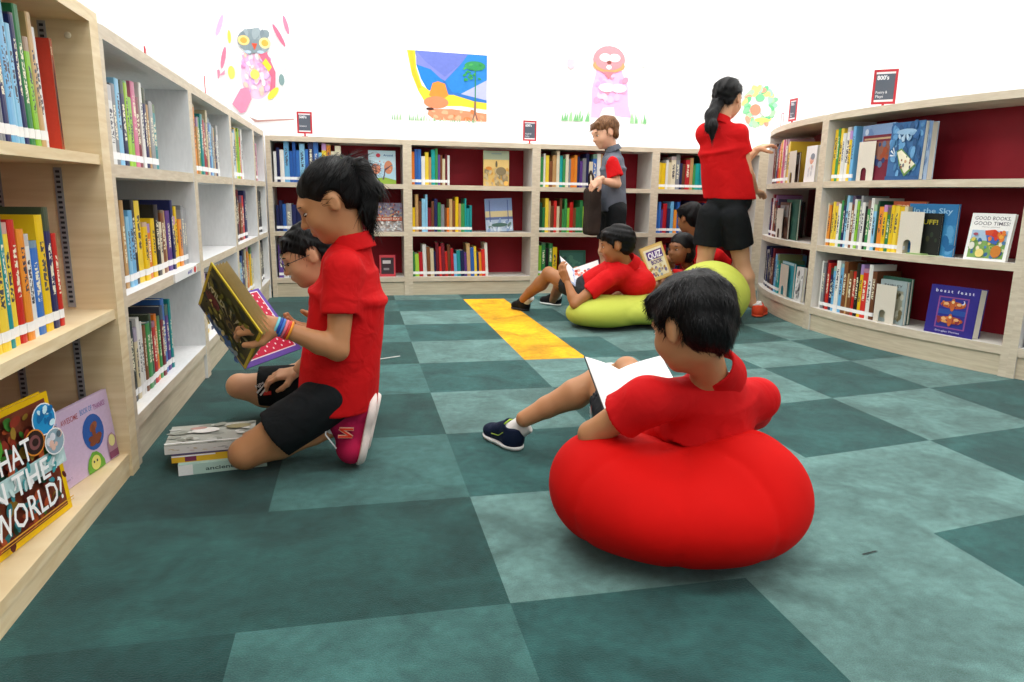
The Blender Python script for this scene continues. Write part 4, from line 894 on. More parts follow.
def hair(parent,P,R,s,style,mat,n=900,L=.03,seed=1,vox=.005,part=None):
    r,f,u=R; F=Field(vox)
    F.ell(P(0,-.022,.034),(.080*s,.099*s,.082*s),R,.01)
    if style!='bob': F.ell(P(0,-.048,-.012),(.064*s,.050*s,.062*s),R,.015)
    else: F.ell(P(0,-.03,-.035),(.082*s,.075*s,.075*s),R,.02)
    if style=='messy':
        F.ell(P(0,-.03,.045),(.084*s,.096*s,.082*s),R,.02); F.ell(P(0,.03,.075),(.06*s,.05*s,.035*s),R,.03); F.ell(P(0,-.08,-.01),(.06*s,.03*s,.05*s),R,.03)
    # clear face: front lower area
    F.plane(P(0,.080,.047),f*.155-u*.02+V((0,0,0)),.004) if False else None
    def cut(X,Y,Z):
        c=P(0,0,0); q=[(X-c[0])*a[0]+(Y-c[1])*a[1]+(Z-c[2])*a[2] for a in (r,f,u)]
        fy=q[1]/s; uz=q[2]/s; rx=np.abs(q[0])/s
        # region removed: in front of the ears below the hairline
        hl={'short':.050,'messy':.052,'pony':.066,'bob':.046}[style]
        a_=np.maximum(np.interp(uz,[-.05,-.02,.0,.02,.04,hl],[.012,.028,.042,.056,.070,.084] if style=='pony' else [.004,.012,.022,.040,.060,.082])-fy-.018*np.clip(1-rx/.05,0,1), uz-(hl+.006*np.cos(rx*60)))*s         # inside when fy>.012 and uz<hl
        lowb={'short':-.038,'messy':-.070,'pony':-.032,'bob':-.10}[style]
        b_=(uz-(lowb+ np.clip(-fy,0,.1)*-.35 if style!='bob' else uz*0+lowb))*s
        ear=np.sqrt((fy+.006)**2+((uz+.004)*.8)**2)*s-.027*s
        return np.minimum(a_,np.minimum(b_, np.where(rx>.05,ear,1) if style not in('bob',) else 1))
    F.ops.append(('i',lambda X,Y,Z:-cut(X,Y,Z),None,None,.006))
    if style=='short' or style=='messy':
        for x in (-1,1): F.cone(P(x*.071,.010,.03),P(x*.068,.016,-.008),.009*s,.004*s,.01)
        for i,x in enumerate((-.05,-.03,-.01,.012,.034,.052)): F.cone(P(x,.055,.078),P(x+.006,.083-abs(x)*.25,.046+(.006 if i%2 else 0)),.014*s,.005*s,.012)
    g=random.Random(seed)
    v=[(V([g.gauss(0,1) for _ in range(3)])*60/s,g.uniform(0,6)) for _ in range(4)]
    F.disp=lambda X,Y,Z:.0016*s*sum(np.sin(X*a[0]+Y*a[1]+Z*a[2]+p) for a,p in v)
    return F
def crowndir(P,R,style):
    r,f,u=R; c=np.array(P(0,-.045,.10)); dn=-np.array(u)
    def fn(p):
        d=p-c; return d/ (np.linalg.norm(d)+1e-6)+dn*.35
    return fn
def shoe(parent,name,heel,toe,up,s,upper,sole,lace='#e8e8e8',w=.036,accent=None,letter=None,side=1):
    """heel, toe: points on the sole underside; up: direction out of the foot"""
    heel=V(heel);toe=V(toe);f=(toe-heel);Lf=f.length;f/=Lf;up=(V(up)-f*V(up).dot(f)).normalized();r=f.cross(up);R=(r,f,up)
    def P(x,y,z): return heel+r*x*s+f*(y*Lf)+up*z*s
    U=Field(.0035)
    U.ell(P(0,.76,.024),(w*s*.96,.25*Lf,.026*s),R,.01); U.ell(P(0,.46,.034),(w*s*.84,.26*Lf,.036*s),R,.02); U.ell(P(0,.20,.036),(w*s*.82,.20*Lf,.042*s),R,.02); U.cone(P(0,.20,.03),P(0,.18,.066),.030*s,.029*s,.02,cap1=True); U.cone(P(0,.40,.05),P(0,.27,.074),.022*s,.02*s,.02)
    U.plane(P(0,0,.009),-up,.002)
    U.cone(P(0,.21,.055),P(0,.20,.10),.023*s,.026*s,.004,'s')
    o=mkmesh([U.mesh()],name,upper,parent)
    S=Field(.0035); S.ell(P(0,.72,.010),(w*s*1.05,.29*Lf,.018*s),R,.01); S.ell(P(0,.25,.010),(w*s*.92,.26*Lf,.020*s),R,.02); S.ell(P(0,.48,.012),(w*s*.86,.40*Lf,.016*s),R,.02)
    S.plane(P(0,0,0),-up,.003); S.plane(P(0,0,.0125),up,.002)
    so=mkmesh([S.mesh()],'sole',sole,parent); so.parent=o
    LB_=MB(); O=V(parent.location)
    for i in range(4):
        y=.36+.09*i; z=.073-.0085*i
        LB_.tube([P(-.019,y,z-.010)-O,P(0,y+.02,z)-O,P(.019,y,z-.010)-O],.0022*s,C(lace),6)
    l=LB_.build('laces',parent,True); l.parent=o
    return o,P,R

# ============================================================ PEOPLE
def L_(a,b,t): return V(a).lerp(V(b),t)
def person(label,loc,J,s,skin,tf,hf,hup,style,hairm,hs,shirt=None,shorts=None,hem=None,hemn=(0,0,-1),sleeve=.58,shortf=.55,seed=1,vox=.0065,hvox=.003,hairn=900,hairL=.03,hands=(),closed=True,waist=.125,eyes=True,collar=True,depth=.092,shirtw=1.,feet=True,hairkeep=None,browc='#0c0a0a',sleevemat=None,sleevew=1.,belly=None,shortr=1.,tie=None,hairvox=.005):
    r0=empty('person',loc,label=label,cat='person'); bpy.context.view_layer.update()
    J={k:V(v) for k,v in J.items()}; sr=(J['shR']-J['shL']).normalized(); up=(J['neck']-J['pel']).normalized()
    pr=(J['hipR']-J['hipL']).normalized()
    B=Field(vox)
    ch=L_(J['pel'],J['neck'],.66) if 'chest' not in J else J['chest']
    B.tube2(L_(J['pel'],ch,-.1),ch,sr,.100*s,.075*s,.115*s,.080*s,.04); B.ell(J['pel'],(.108*s,.085*s,.085*s),orthR(sr,up),.03)
    B.tube2(ch,L_(ch,J['neck'],.5),sr,.108*s,.076*s,.085*s,.058*s,.03)
    nb=V(J['neck']); 
    P0=V(J['head']); hr,hff,huu=orth(hf,hup); base=P0-huu*.055*hs-hff*.022*hs
    B.cone(L_(ch,nb,.7),base,.042*s,.040*s,.02)
    B.chain([J['shL'],L_(J['shL'],J['shR'],.5)+up*.012,J['shR']],[.038*s,.040*s,.038*s],.03)
    for q in 'LR':
        sh,el,wr=J['sh'+q],J['el'+q],J['wr'+q]; B.chain([sh,L_(sh,el,.35),el],[.040*s,.038*s,.030*s],.01); B.chain([el,L_(el,wr,.3),wr],[.030*s,.031*s,.020*s],.012)
        hp,kn,an=J['hip'+q],J['kn'+q],J['an'+q]; B.chain([hp,L_(hp,kn,.4),kn],[.066*s,.060*s,.045*s],.012)
        kd=((kn-hp).normalized()-(an-kn).normalized()).normalized()
        B.ell(kn+kd*.006*s,(.044*s,)*3,None,.01); cf=L_(kn,an,.32)-kd*.010*s
        B.chain([kn,cf,L_(kn,an,.7),an],[.042*s,.047*s,.034*s,.027*s],.012)
        if feet and 'to'+q in J: B.chain([an,J['to'+q]],[.026*s,.018*s],.012)
    P,R=head(B,P0,hf,hup,hs)
    parts=[B.mesh()]
    for (w,d,n,side,kw) in hands:
        H=Field(hvox); hand(H,w,d,n,side,**kw); parts.append(H.mesh())
    body=mkmesh(parts,'body',skin,r0,smooth_it=1)
    if eyes: face_parts(r0,P,R,hs,closed=closed,brow=browc)
    # hair
    HF=hair(r0,P,R,hs,style,hairm,seed=seed,vox=.005 if hs>0 else .006)
    Pm,Fm=HF.mesh(); ho=mkmesh([(Pm,Fm)],'hair',hairm,r0,smooth_it=1)
    if hairn:
        me=strands(r0,'hair',Pm,Fm,hairn,hairL,(crowndir(P,R,style) if tie is None else (lambda p,t_=np.array(tie): t_-p)),hairm,w=.0013,seed=seed,lift=.3 if style=='messy' else .12,keep=None,curl=.12 if style=='messy' else .03); joinmesh(ho,me)
    if shirt:
        S=Field(vox*.85); hemp=V(hem); SL=Field(vox*.85) if sleevemat else S; SLR=Field(vox*.85) if sleevemat else S
        for q in 'LR':
            sh,el=J['sh'+q],J['el'+q]; e=L_(sh,el,sleeve); (SL if q=='L' else SLR).cone(sh,e,.050*s,.054*s*sleevew,.004,cap1=True)
        for q in 'LR':
            sh,el=J['sh'+q],J['el'+q]; (SL if q=='L' else SLR).cone(L_(sh,el,sleeve-.16),L_(sh,el,sleeve+.06),.034*s,.047*s*sleevew,.003,'s')
        if sleevemat: SL.disp=SLR.disp=wrinkle(.002*s,26,seed)
        S.tube2(hemp-(ch-hemp)*.12,ch,sr,waist*s*1.05*shirtw,(depth+.006)*s,.126*s*shirtw,depth*s,.03)
        S.tube2(ch,L_(ch,nb,.55),sr,.126*s*shirtw,depth*s,.105*s,.072*s,.03)
        S.cone(L_(ch,nb,.5),L_(nb,base,.12),.074*s,.049*s,.03,cap1=True)
        S.chain([J['shL'],L_(J['shL'],J['shR'],.5)+up*.014,J['shR']],[.050*s,.054*s,.050*s],.03)
        if belly: S.ell(belly[0],belly[1],orthR(sr,up),.05)
        S.plane(hemp,hemn,.003)
        S.cone(L_(nb,base,-.1),L_(nb,base,.6),.043*s,.046*s,.003,'s')
        S.disp=wrinkle(.0042*s,24,seed)
        so=mkmesh([S.mesh()],'shirt',shirt,r0,smooth_it=1)
        if sleevemat: mkmesh([SL.mesh()],'sleeve',sleevemat,r0,smooth_it=1).parent=so
        if sleevemat: mkmesh([SLR.mesh()],'sleeve',sleevemat,r0,smooth_it=1).parent=so
        if collar:
            C_=Field(.0035); a=L_(nb,base,-.12); b=L_(nb,base,.42)
            C_.cone(a,b,.066*s,.053*s,.004,cap0=True,cap1=True); C_.cone(L_(nb,base,-.4),L_(nb,base,.9),.050*s,.044*s,.002,'s')
            front=V(tf).normalized(); c0=L_(a,b,.6)+front*.055*s; ff=up.cross(sr)*-1
            C_.box(L_(a,b,.7)+front*.06*s,(.009*s,.04*s,.03*s),(sr,front,up),.003,.003,'s')
            co_=mkmesh([C_.mesh()],'collar',shirt,r0,smooth_it=1); co_.parent=so
            # sleeve hem bands
    if shorts:
        S=Field(vox*.9)
        S.ell(J['pel'],(.120*s,.098*s,.092*s),orthR(sr,up),.03); S.tube2(J['pel'],L_(J['pel'],ch,.3),sr,.118*s,.094*s,.112*s,.088*s,.03)
        for q in 'LR':
            hp,kn=J['hip'+q],J['kn'+q]; S.cone(hp,L_(hp,kn,shortf),.078*s,.076*s*shortr,.02,cap1=True)
        for q in 'LR':
            hp,kn=J['hip'+q],J['kn'+q]; S.cone(L_(hp,kn,shortf-.12),L_(hp,kn,shortf+.1),.055*s,.069*s*shortr,.004,'s')
        S.disp=wrinkle(.0045*s,22,seed+9); mkmesh([S.mesh()],'shorts',shorts,r0,smooth_it=1)
    return r0,P,R,body
def orthR(r,u):
    r=V(r).normalized(); f=V(u).cross(r).normalized(); return (r,f,r.cross(f))
def sock(parent,a,b,ra,rb,mat,name='sock'):
    F=Field(.004); F.cone(a,b,ra,rb,.004,cap1=True); F.disp=wrinkle(.0012,90,3); return mkmesh([F.mesh()],name,mat,parent,smooth_it=1)

# ---- kneeling girl with the big open book
K=dict(pel=(-0.333,-3.190,0.228),neck=(-0.277,-3.190,0.626),head=(-0.337,-3.190,0.744),shL=(-0.307,-3.285,0.570),shR=(-0.311,-3.090,0.549),elL=(-0.326,-3.330,0.364),wrL=(-0.472,-3.345,0.434),elR=(-0.340,-3.030,0.299),wrR=(-0.373,-3.030,0.362),
 hipL=(-0.346,-3.255,0.218),hipR=(-0.345,-3.120,0.179),knL=(-0.580,-3.270,0.072),knR=(-0.586,-3.120,0.038),anL=(-0.333,-3.225,0.120),anR=(-0.304,-3.100,0.112))
gf=V((-1,0,0))
hl=(K['wrL'],V((-.9,-.02,.12)),V((-.25,.75,-.6)),1,dict(s=.98,curls=((.5,.7,.5),(.6,.7,.5),(.7,.7,.5),(.8,.7,.5)),thumb=.2))
hR=(K['wrR'],V((-.9,-.2,.12)),V((-.1,-.3,.9)),1,dict(s=.92,curl=(.3,.4,.3)))
girl,P,R,_=person('kneeling girl in red polo and black shorts with ponytail reading a large book',(-.33,-3.19,0),K,.93,SK['tan'],gf,V((-.86,-.04,-.5)),V((-.5,0,.86)),'pony',M_hair,.94,shirt=M_shirt,shorts=M_black,hem=V((-.335,-3.19,.172)),hemn=(0,0,-1),sleeve=.56,shortf=.68,seed=4,vox=.0055,hvox=.0025,hairn=1300,hairL=.05,tie=(-0.297,-3.190,0.843),hands=(hl,hR),waist=.142,depth=.112)
# pony tail
O=V(girl.location)
def ponytail(root,pts,rs,mat,n,tie,tr,seed,vox=.005):
    F=Field(vox); F.chain(pts,rs,.02); g=random.Random(seed)
    v=[(V([g.gauss(0,1),g.gauss(0,1),g.gauss(0,.2)])*90,g.uniform(0,6)) for _ in range(4)]
    F.disp=lambda X,Y,Z:.0018*sum(np.sin(X*a[0]+Y*a[1]+Z*a[2]+p) for a,p in v)
    Pm,Fm=F.mesh(); o=mkmesh([(Pm,Fm)],'ponytail',mat,root,smooth_it=1); A=[np.array(p,float) for p in pts]
    def dr(p):
        k=min(range(len(A)-1),key=lambda i:np.linalg.norm((A[i]+A[i+1])/2-p)); d=A[k+1]-A[k]; return d/np.linalg.norm(d)
    joinmesh(o,strands(root,'ponytail',Pm,Fm,n,.06,dr,mat,w=.0012,seed=seed,lift=.1,curl=.04))
    O=V(root.location); c,ax=tie; a=V(ax).orthogonal().normalized(); b=V(ax).cross(a).normalized()
    ring=[V(c)+(a*math.cos(t*PI/6)+b*math.sin(t*PI/6))*tr-O for t in range(13)]
    return o,ring
pts=[(-0.308,-3.190,0.840),(-0.261,-3.190,0.830),(-0.238,-3.190,0.783),(-0.240,-3.195,0.730),(-0.230,-3.200,0.681)]
po,ring=ponytail(girl,pts,[.018,.032,.037,.029,.009],M_hair,900,((-0.297,-3.190,0.843),(.7,0,.35)),.019,5)
MB().tube(ring,.0042,C('#a8e03a'),8,caps=False).build('hair_tie',girl,True)
# loose wisps at the temple
# wrist bands
w0=V(K['wrL']); e0=V(K['elL']); ax=(w0-e0).normalized(); a=ax.orthogonal().normalized(); b=ax.cross(a)
for i,(c,off) in enumerate((('#7fd0e0',.004),('#2a4fae',-.003),('#4a80d0',-.010),('#e8788a',-.018),('#d83a3a',-.025),('#f0982a',-.031))):
    ce=w0+ax*(off)-O; rr=.0212+.0004*i
    MB().tube([ce+(a*math.cos(t*PI/9)+b*math.sin(t*PI/9))*rr for t in range(19)],.0036,C(c,.4),8,caps=False).build('wristband',girl,True)
M_pink=cloth('pink_shoe_mesh','#c8204f','#a5174a',500,.5,.7,.1); M_sole=C('#ecdcd6',.5,.3)
o,SP,SR=shoe(girl,'shoe',(-0.223,-3.235,0.215),(-0.269,-3.225,0.005),V((-.93,-.0,-.3)),1.75,M_pink,M_sole,'#e8e8e8')
n_=SP(-.030,.50,.040)-O
A_mb=MB(); Tn=Matrix((SR[1],SR[2],-SR[0])).transposed().to_4x4(); 
def letterN(parentshoe,SP,SR,c1,c2,h,y,z,xs):
    O=V(girl.location); mb=MB()
    for col,wd,of in ((c1,.30,.0),(c2,.16,.0012)):
        pts=[(-.5,-.5),(-.32,.5),(.32,-.5),(.5,.5)]
        for i in range(3):
            p=SP(xs-of,y,z)-O; q0=p+SR[1]*(pts[i][0]*h*.8)+SR[2]*(pts[i][1]*h); q1=p+SR[1]*(pts[i+1][0]*h*.8)+SR[2]*(pts[i+1][1]*h)
            d=(q1-q0).normalized(); sd=SR[0].cross(d)*wd*h*.5
            mb.poly([q0+sd-d*wd*h*.2,q1+sd+d*wd*h*.2,q1-sd+d*wd*h*.2,q0-sd-d*wd*h*.2],C(col))
    o=mb.build('side_emblem',girl); o.parent=parentshoe
letterN(o,SP,SR,'#f2b8a0','#f0402a',.034,.50,.040,-.0345)
MB().tube([SP(-.020,.40,.066)-O,SP(-.034,.33,.080)-O,SP(-.042,.26,.098)-O,SP(-.040,.30,.118)-O,SP(-.028,.40,.105)-O,SP(-.018,.44,.076)-O],.0022,C('#eeeeee'),6).tube([SP(-.018,.44,.072)-O,SP(-.036,.56,.070)-O,SP(-.038,.72,.050)-O],.0022,C('#eeeeee'),6).build('bow_lace',girl,True).parent=o
MB().tube([SP(-.008,.08,.02)-O,SP(-.012,.04,.06)-O],.010,C('#f0522a'),8).build('heel_tab',girl,True).parent=o
sock(girl,SP(0,.20,.045),L_(K['anL'],K['knL'],.12),.030,.030,M_sock)
o2,SP2,SR2=shoe(girl,'shoe',(-0.207,-3.085,0.169),(-0.250,-3.100,-0.003),V((-.93,0,-.3)),1.3,M_pink,M_sole,'#e8e8e8'); sock(girl,SP2(0,.2,.045),L_(K['anR'],K['knR'],.12),.029,.029,M_sock)

# the open book she holds
def plate(mb,p,q,r_,s_,t,m):
    p,q,r_,s_=map(V,(p,q,r_,s_)); n=(q-p).cross(s_-p).normalized()*t
    vs=[p,q,r_,s_,p+n,q+n,r_+n,s_+n]; mb.add(vs,[(0,3,2,1),(4,5,6,7),(0,1,5,4),(1,2,6,5),(2,3,7,6),(3,0,4,7)],m); return n.normalized()
def quadT(p,q,s_,n=None):
    p,q,s_=map(V,(p,q,s_)); x=(q-p).normalized(); n=(q-p).cross(s_-p).normalized(); z=n.cross(x)  # face normal n = -y local
    M=Matrix((x,-n,z)).transposed().to_4x4(); M.translation=p; return M,(q-p).length,(s_-p).dot(z)
def a_wild(A):
    A.rect(0,0,1,1,'#d8c02a').rect(.04,.03,.96,.97,'#4a4a24').blobs(60,['#5a5a28','#3a4a34','#8a8a34','#23302c','#6a6a2e'],.08,.06,.92,.94,.05,3,1.4)
    for i in range(13):
        t=.3+i*.21; A.poly([(.60+.12*math.cos(t),.50+.09*math.sin(t)),(.60+.36*math.cos(t-.05),.50+.27*math.sin(t-.05)),(.60+.36*math.cos(t+.06),.50+.27*math.sin(t+.06))],'#b5b08a' if i%2 else '#1a211e')
    A.ell(.60,.5,.13,.10,'#2a2a1e').ell(.6,.5,.09,.07,'#6a5a2a').ell(.6,.5,.04,.05,'#14140f').ell(.55,.12,.3,.07,'#3a6aae').blobs(22,['#3a70b8','#c9c8a0','#2a4a80','#8aa0b0'],.2,.06,.9,.24,.035,6,1.8).ell(.25,.55,.14,.1,'#6a1f24').text('WILD',.10,.66,.10,'#c9c8a0',.34,.02,rot=0)
    A.blobs(26,['#14180f','#b5a94a','#e0d68a'],.1,.25,.9,.8,.018,9,2.4)
def a_dots(A):
    A.rect(0,0,1,1,'#6a4fae').rect(.03,.05,.93,.95,'#f4e8ee').rect(.045,.065,.915,.935,'#cf2348')
    for i in range(9):
        for j in range(12): A.ell(.085+i*.1+(.05 if j%2 else 0),.10+j*.073,.016,.013,'#f6dfe4',6) if .085+i*.1+(.05 if j%2 else 0)<.9 else None
L0=V((-.694,-3.164,.469)); B0=V((-.572,-3.248,.301)); T1=V((-.627,-3.317,.595)); R1=V((-.504,-3.401,.427)); T2=V((-.559,-3.004,.488)); R2=V((-.437,-3.088,.32))
bk=empty('open_picture_book',(L0+B0)/2,label='large open picture book with yellow-bordered wild cover and red dotted endpaper',cat='book'); OB=(L0+B0)/2
def boardq(name,p,q,r_,s_,t,art,mat,backmat,inner=None):
    mb=MB(); p,q,r_,s_=[V(v)-OB for v in (p,q,r_,s_)]; M,W,Hh=quadT(p,q,s_); mb.box(0,W,0,t,0,Hh,C(mat),M); art(Art(mb,W,Hh,M)); return mb.build(name,bk)
# near board: outside seen from the camera, lower edge B0-L0 is the spine
R1=B0+(T1-L0)
boardq('front_board',L0,B0,R1,T1,.003,lambda A:a_wild(A),'#d8c02a',None)
R2=B0+(T2-L0)
boardq('back_board',L0,B0,R2,T2,.003,lambda A:a_dots(A),'#5a3fa0',None)
mbp=MB(); pgm=C('#d9c79a',.8,.1)
nf=(B0-L0).cross(T1-L0).normalized()
for k in range(6):
    ee=((T1-L0)*(1-k*.035)+(T2-L0)*k*.035); ee=ee.normalized()*.198; d_=(B0-L0)*.015; off=(T2-L0).normalized()*.0035
    p=L0+d_-OB+off; q=B0-d_-OB+off; mbp.poly([p,q,q+ee,p+ee],pgm)
mbp.build('pages',bk)

# ---- boy with glasses kneeling behind her
G=dict(pel=(-0.298,-2.780,0.144),neck=(-0.357,-2.800,0.449),head=(-0.422,-2.800,0.568),shL=(-0.364,-2.900,0.415),shR=(-0.379,-2.700,0.384),elL=(-0.399,-2.930,0.273),wrL=(-0.472,-2.900,0.202),elR=(-0.400,-2.660,0.213),wrR=(-0.486,-2.720,0.172),hipL=(-0.370,-2.840,0.139),hipR=(-0.341,-2.720,0.105),
 knL=(-0.654,-2.840,0.147),knR=(-0.657,-2.700,0.102),anL=(-0.622,-2.620,-0.060),anR=(-0.491,-2.600,-0.054))
G['anL']=(V(G['knL'])+V((.20,.02,-.10))); G['anR']=(V(G['knR'])+V((.22,.02,-.10)))
boy2,P,R,_=person('boy with glasses and red polo kneeling behind the ponytail girl, head bowed',(G['pel'][0],G['pel'][1],0),G,.86,SK['light'],(-1,0,0),V((-.90,-.12,-.42)),V((-.42,0,.9)),'short',M_hair,.92,shirt=M_shirt,shorts=M_black,hem=V((G['pel'][0],G['pel'][1],.10)),shortf=.80,seed=8,vox=.007,hairn=900,hairL=.035,
 hands=((V(G['wrL']),V((-.9,0,-.1)),V((0,.3,-.9)),1,dict(s=.88)),(V(G['wrR']),V((-.9,0,-.1)),V((0,-.3,-.9)),-1,dict(s=.88))))
O2=V(boy2.location); gm=MB(); r,f,u=R
for x in (-1,1):
    c=P(x*.033,.098,.003)-O2; gm.tube([c+(r*math.cos(t*PI/8)*.020+u*math.sin(t*PI/8)*.015) for t in range(17)],.0014,C('#15151a',.3,.5),6,caps=False)
    gm.tube([P(x*.052,.097,.006)-O2,P(x*.074,.06,.006)-O2,P(x*.076,-.005,.004)-O2],.0013,C('#15151a',.3,.5),6)
gm.tube([P(-.014,.099,.004)-O2,P(.014,.099,.004)-O2],.0014,C('#15151a',.3,.5),6); gm.build('glasses',boy2,True)

# ---- boy in the red beanbag
Fk=dict(pel=(.50,-3.53,.19),chest=(0.515,-3.760,0.253),neck=(0.511,-3.800,0.386),head=(0.412,-3.850,0.504),shL=(0.335,-3.830,0.342),shR=(0.653,-3.740,0.303),elL=(0.239,-3.745,0.241),wrL=(0.414,-3.560,0.195),elR=(0.763,-3.520,0.160),wrR=(0.601,-3.500,0.256),
 hipL=(.43,-3.47,.125),hipR=(.55,-3.42,.14),knL=(0.440,-3.240,0.231),knR=(0.578,-3.100,0.216),anL=(0.213,-3.200,0.104),anR=(0.658,-2.660,0.075))
ff=V((-.45,.89,0))
boyF,P,R,_=person('boy with black hair and red polo sunk in red beanbag reading a white-paged book',(.50,-3.55,0),Fk,.95,SK['tan'],ff,V((-.36,.86,-.34)),V((-.12,.26,.96)),'messy',M_hair,.89,shirt=M_shirt,shorts=M_dkgrey,hem=V((.50,-3.62,.17)),hemn=(0,.5,-.86),sleeve=.44,shortf=.66,shortr=.80,seed=12,vox=.0055,hvox=.003,hairn=4200,hairL=.026,depth=.10,waist=.13,
 hands=((V(Fk['wrL']),V((.2,.85,.2)),V((.5,.1,-.8)),-1,dict(s=.95)),(V(Fk['wrR']),V((-.7,.5,.2)),V((-.3,.2,-.9)),1,dict(s=.95))))
M_navy=cloth('navy_shoe_mesh','#16233f','#0f1a30',500,.5,.7,.1)
o,SP,SR=shoe(boyF,'shoe',(0.202,-3.200,0.002),(0.131,-3.028,0.002),V((0,0,1)),1.0,M_navy,C('#e9e9e6',.5,.3),'#b9c9a0')
O=V(boyF.location)
MB().tube([SP(-.030,.12,.03)-O,SP(-.032,.25,.052)-O,SP(-.030,.40,.034)-O,SP(-.032,.60,.03)-O],.0018,C('#a5c43a'),6).tube([SP(-.026,.26,.078)-O,SP(0,.30,.086)-O,SP(.024,.26,.078)-O],.0028,C('#9cc040'),6).build('trim_piping',boyF,True).parent=o
sock(boyF,SP(0,.22,.05),L_(SP(0,.22,.05),V(Fk['knL']),.17),.031,.033,M_sock)
b_=V(Fk['anL'])
o,SP,SR=shoe(boyF,'shoe',(Fk['anR'][0]+.03,Fk['anR'][1]-.05,.002),(Fk['anR'][0]+.02,Fk['anR'][1]+.14,.002),V((0,0,1)),1.0,M_navy,C('#e9e9e6',.5,.3),'#b9c9a0'); sock(boyF,SP(0,.22,.05),SP(0,.2,.13),.031,.031,M_sock)
# logo on the shorts
def emblem(root,c,x,z,mat1,name='logo',sc=1.):
    x=V(x).normalized(); z=(V(z)-x*V(z).dot(x)).normalized(); n=x.cross(z); M=Matrix((x,-n,z)).transposed().to_4x4(); M.translation=V(c)-V(root.location)
    mb=MB(); A=Art(mb,.06*sc,.06*sc,M); A.poly([(.0,.55),(.5,.75),(.5,.68),(.05,.45)],mat1).poly([(.1,.35),(.6,.6),(.62,.52),(.14,.27)],mat1).poly([(.25,.25),(.65,.1),(.75,.3),(.4,.4)],'#c8322a').text('NPS',.12,.72,.2,mat1,.5); return mb.build(name,root)
# book in his lap
def openbook(label,name,tl,g,tr,bl,gb,br,cover,page,loc,arts=(None,None),pt=.006):
    P_=[V(v) for v in (tl,g,tr,bl,gb,br)]; o=empty(name,loc,label=label,cat='book'); Oo=V(loc)
    for k,(a,b,c,d,art) in enumerate(((P_[0],P_[1],P_[4],P_[3],arts[0]),(P_[1],P_[2],P_[5],P_[4],arts[1]))):
        # a top-left, b top-right, c bottom-right, d bottom-left ; faces the reader
        x=(b-a); z=(a-d); n=x.cross(z).normalized()   # n points to the back side or front: flip toward reader
        if n.dot(CAMP-a)<0 and True: pass
        n=-z.cross(x).normalized()
        if n.dot(READ)<0: n=-n
        mb=MB(); vs=[];fs=[]; cen=(a+b+c+d)/4; a2,b2,c2,d2=[v+(v-cen).normalized()*.005 for v in (a,b,c,d)]
        for i in range(6):
            t=i/5; p=a2.lerp(b2,t)-Oo; q=d2.lerp(c2,t)-Oo; vs+=[p-n*.001,q-n*.001,p-n*.0035,q-n*.0035]
        for i in range(5):
            z0=i*4;z1=z0+4; fs+=[(z0,z1,z1+1,z0+1),(z0+2,z0+3,z1+3,z1+2),(z0,z0+2,z1+2,z1),(z0+1,z1+1,z1+3,z0+3)]
        fs+=[(0,1,3,2),(20,22,23,21)]; mb.add(vs,fs,C(cover,.4,.4)); mb.build('cover_board',o)
        mb=MB(); nn=5
        # page block slightly arched
        vs=[];fs=[]
        for i in range(nn+1):
            t=i/nn; h=pt*(.35+math.sin(PI*(t if k else 1-t)**.7)*.9)
            if (k==0 and i==0) or (k==1 and i==nn): h=pt*.3
            vs+=[a.lerp(b,t)+n*h-Oo,d.lerp(c,t)+n*h-Oo,a.lerp(b,t)+n*.0003-Oo,d.lerp(c,t)+n*.0003-Oo]
        for i in range(nn):
            z0=i*4;z1=z0+4; fs+=[(z0,z1,z1+1,z0+1),(z0+2,z0,z1,z1+2)[::-1],(z0+3,z1+3,z1+1,z0+1)[::-1]]
        fs+=[(0,1,3,2),(nn*4,nn*4+2,nn*4+3,nn*4+1)]
        mb.add(vs,fs,C(page,.75,.1)); 
        if art:
            nrm=n; xx=(c-d).normalized(); zz=(d-c).cross(nrm).normalized(); 
            if zz.dot(a-d)<0: zz=-zz
            M=Matrix((xx,-nrm,zz)).transposed().to_4x4(); M.translation=d-Oo+nrm*(pt*1.30); art(Art(mb,(c-d).length,(a-d).dot(zz),M))
        mb.build('page_block',o)
    return o
READ=V((.5,-.8,.4))
tl,g_,tr,bl,gb,br=[V(v) for v in ((0.353,-3.340,0.325),(0.445,-3.370,0.291),(0.575,-3.360,0.325),(0.359,-3.530,0.202),(0.436,-3.570,0.219),(0.548,-3.560,0.270))]
openbook('black-covered book open at blank white pages held by beanbag boy','open_book',tl,g_,tr,bl,gb,br,'#17171a','#f6f6f4',(g_+gb)/2,(None,lambda A:A.text('For Tom',.42,.42,.035,'#b0b0b0',.2)),.005)

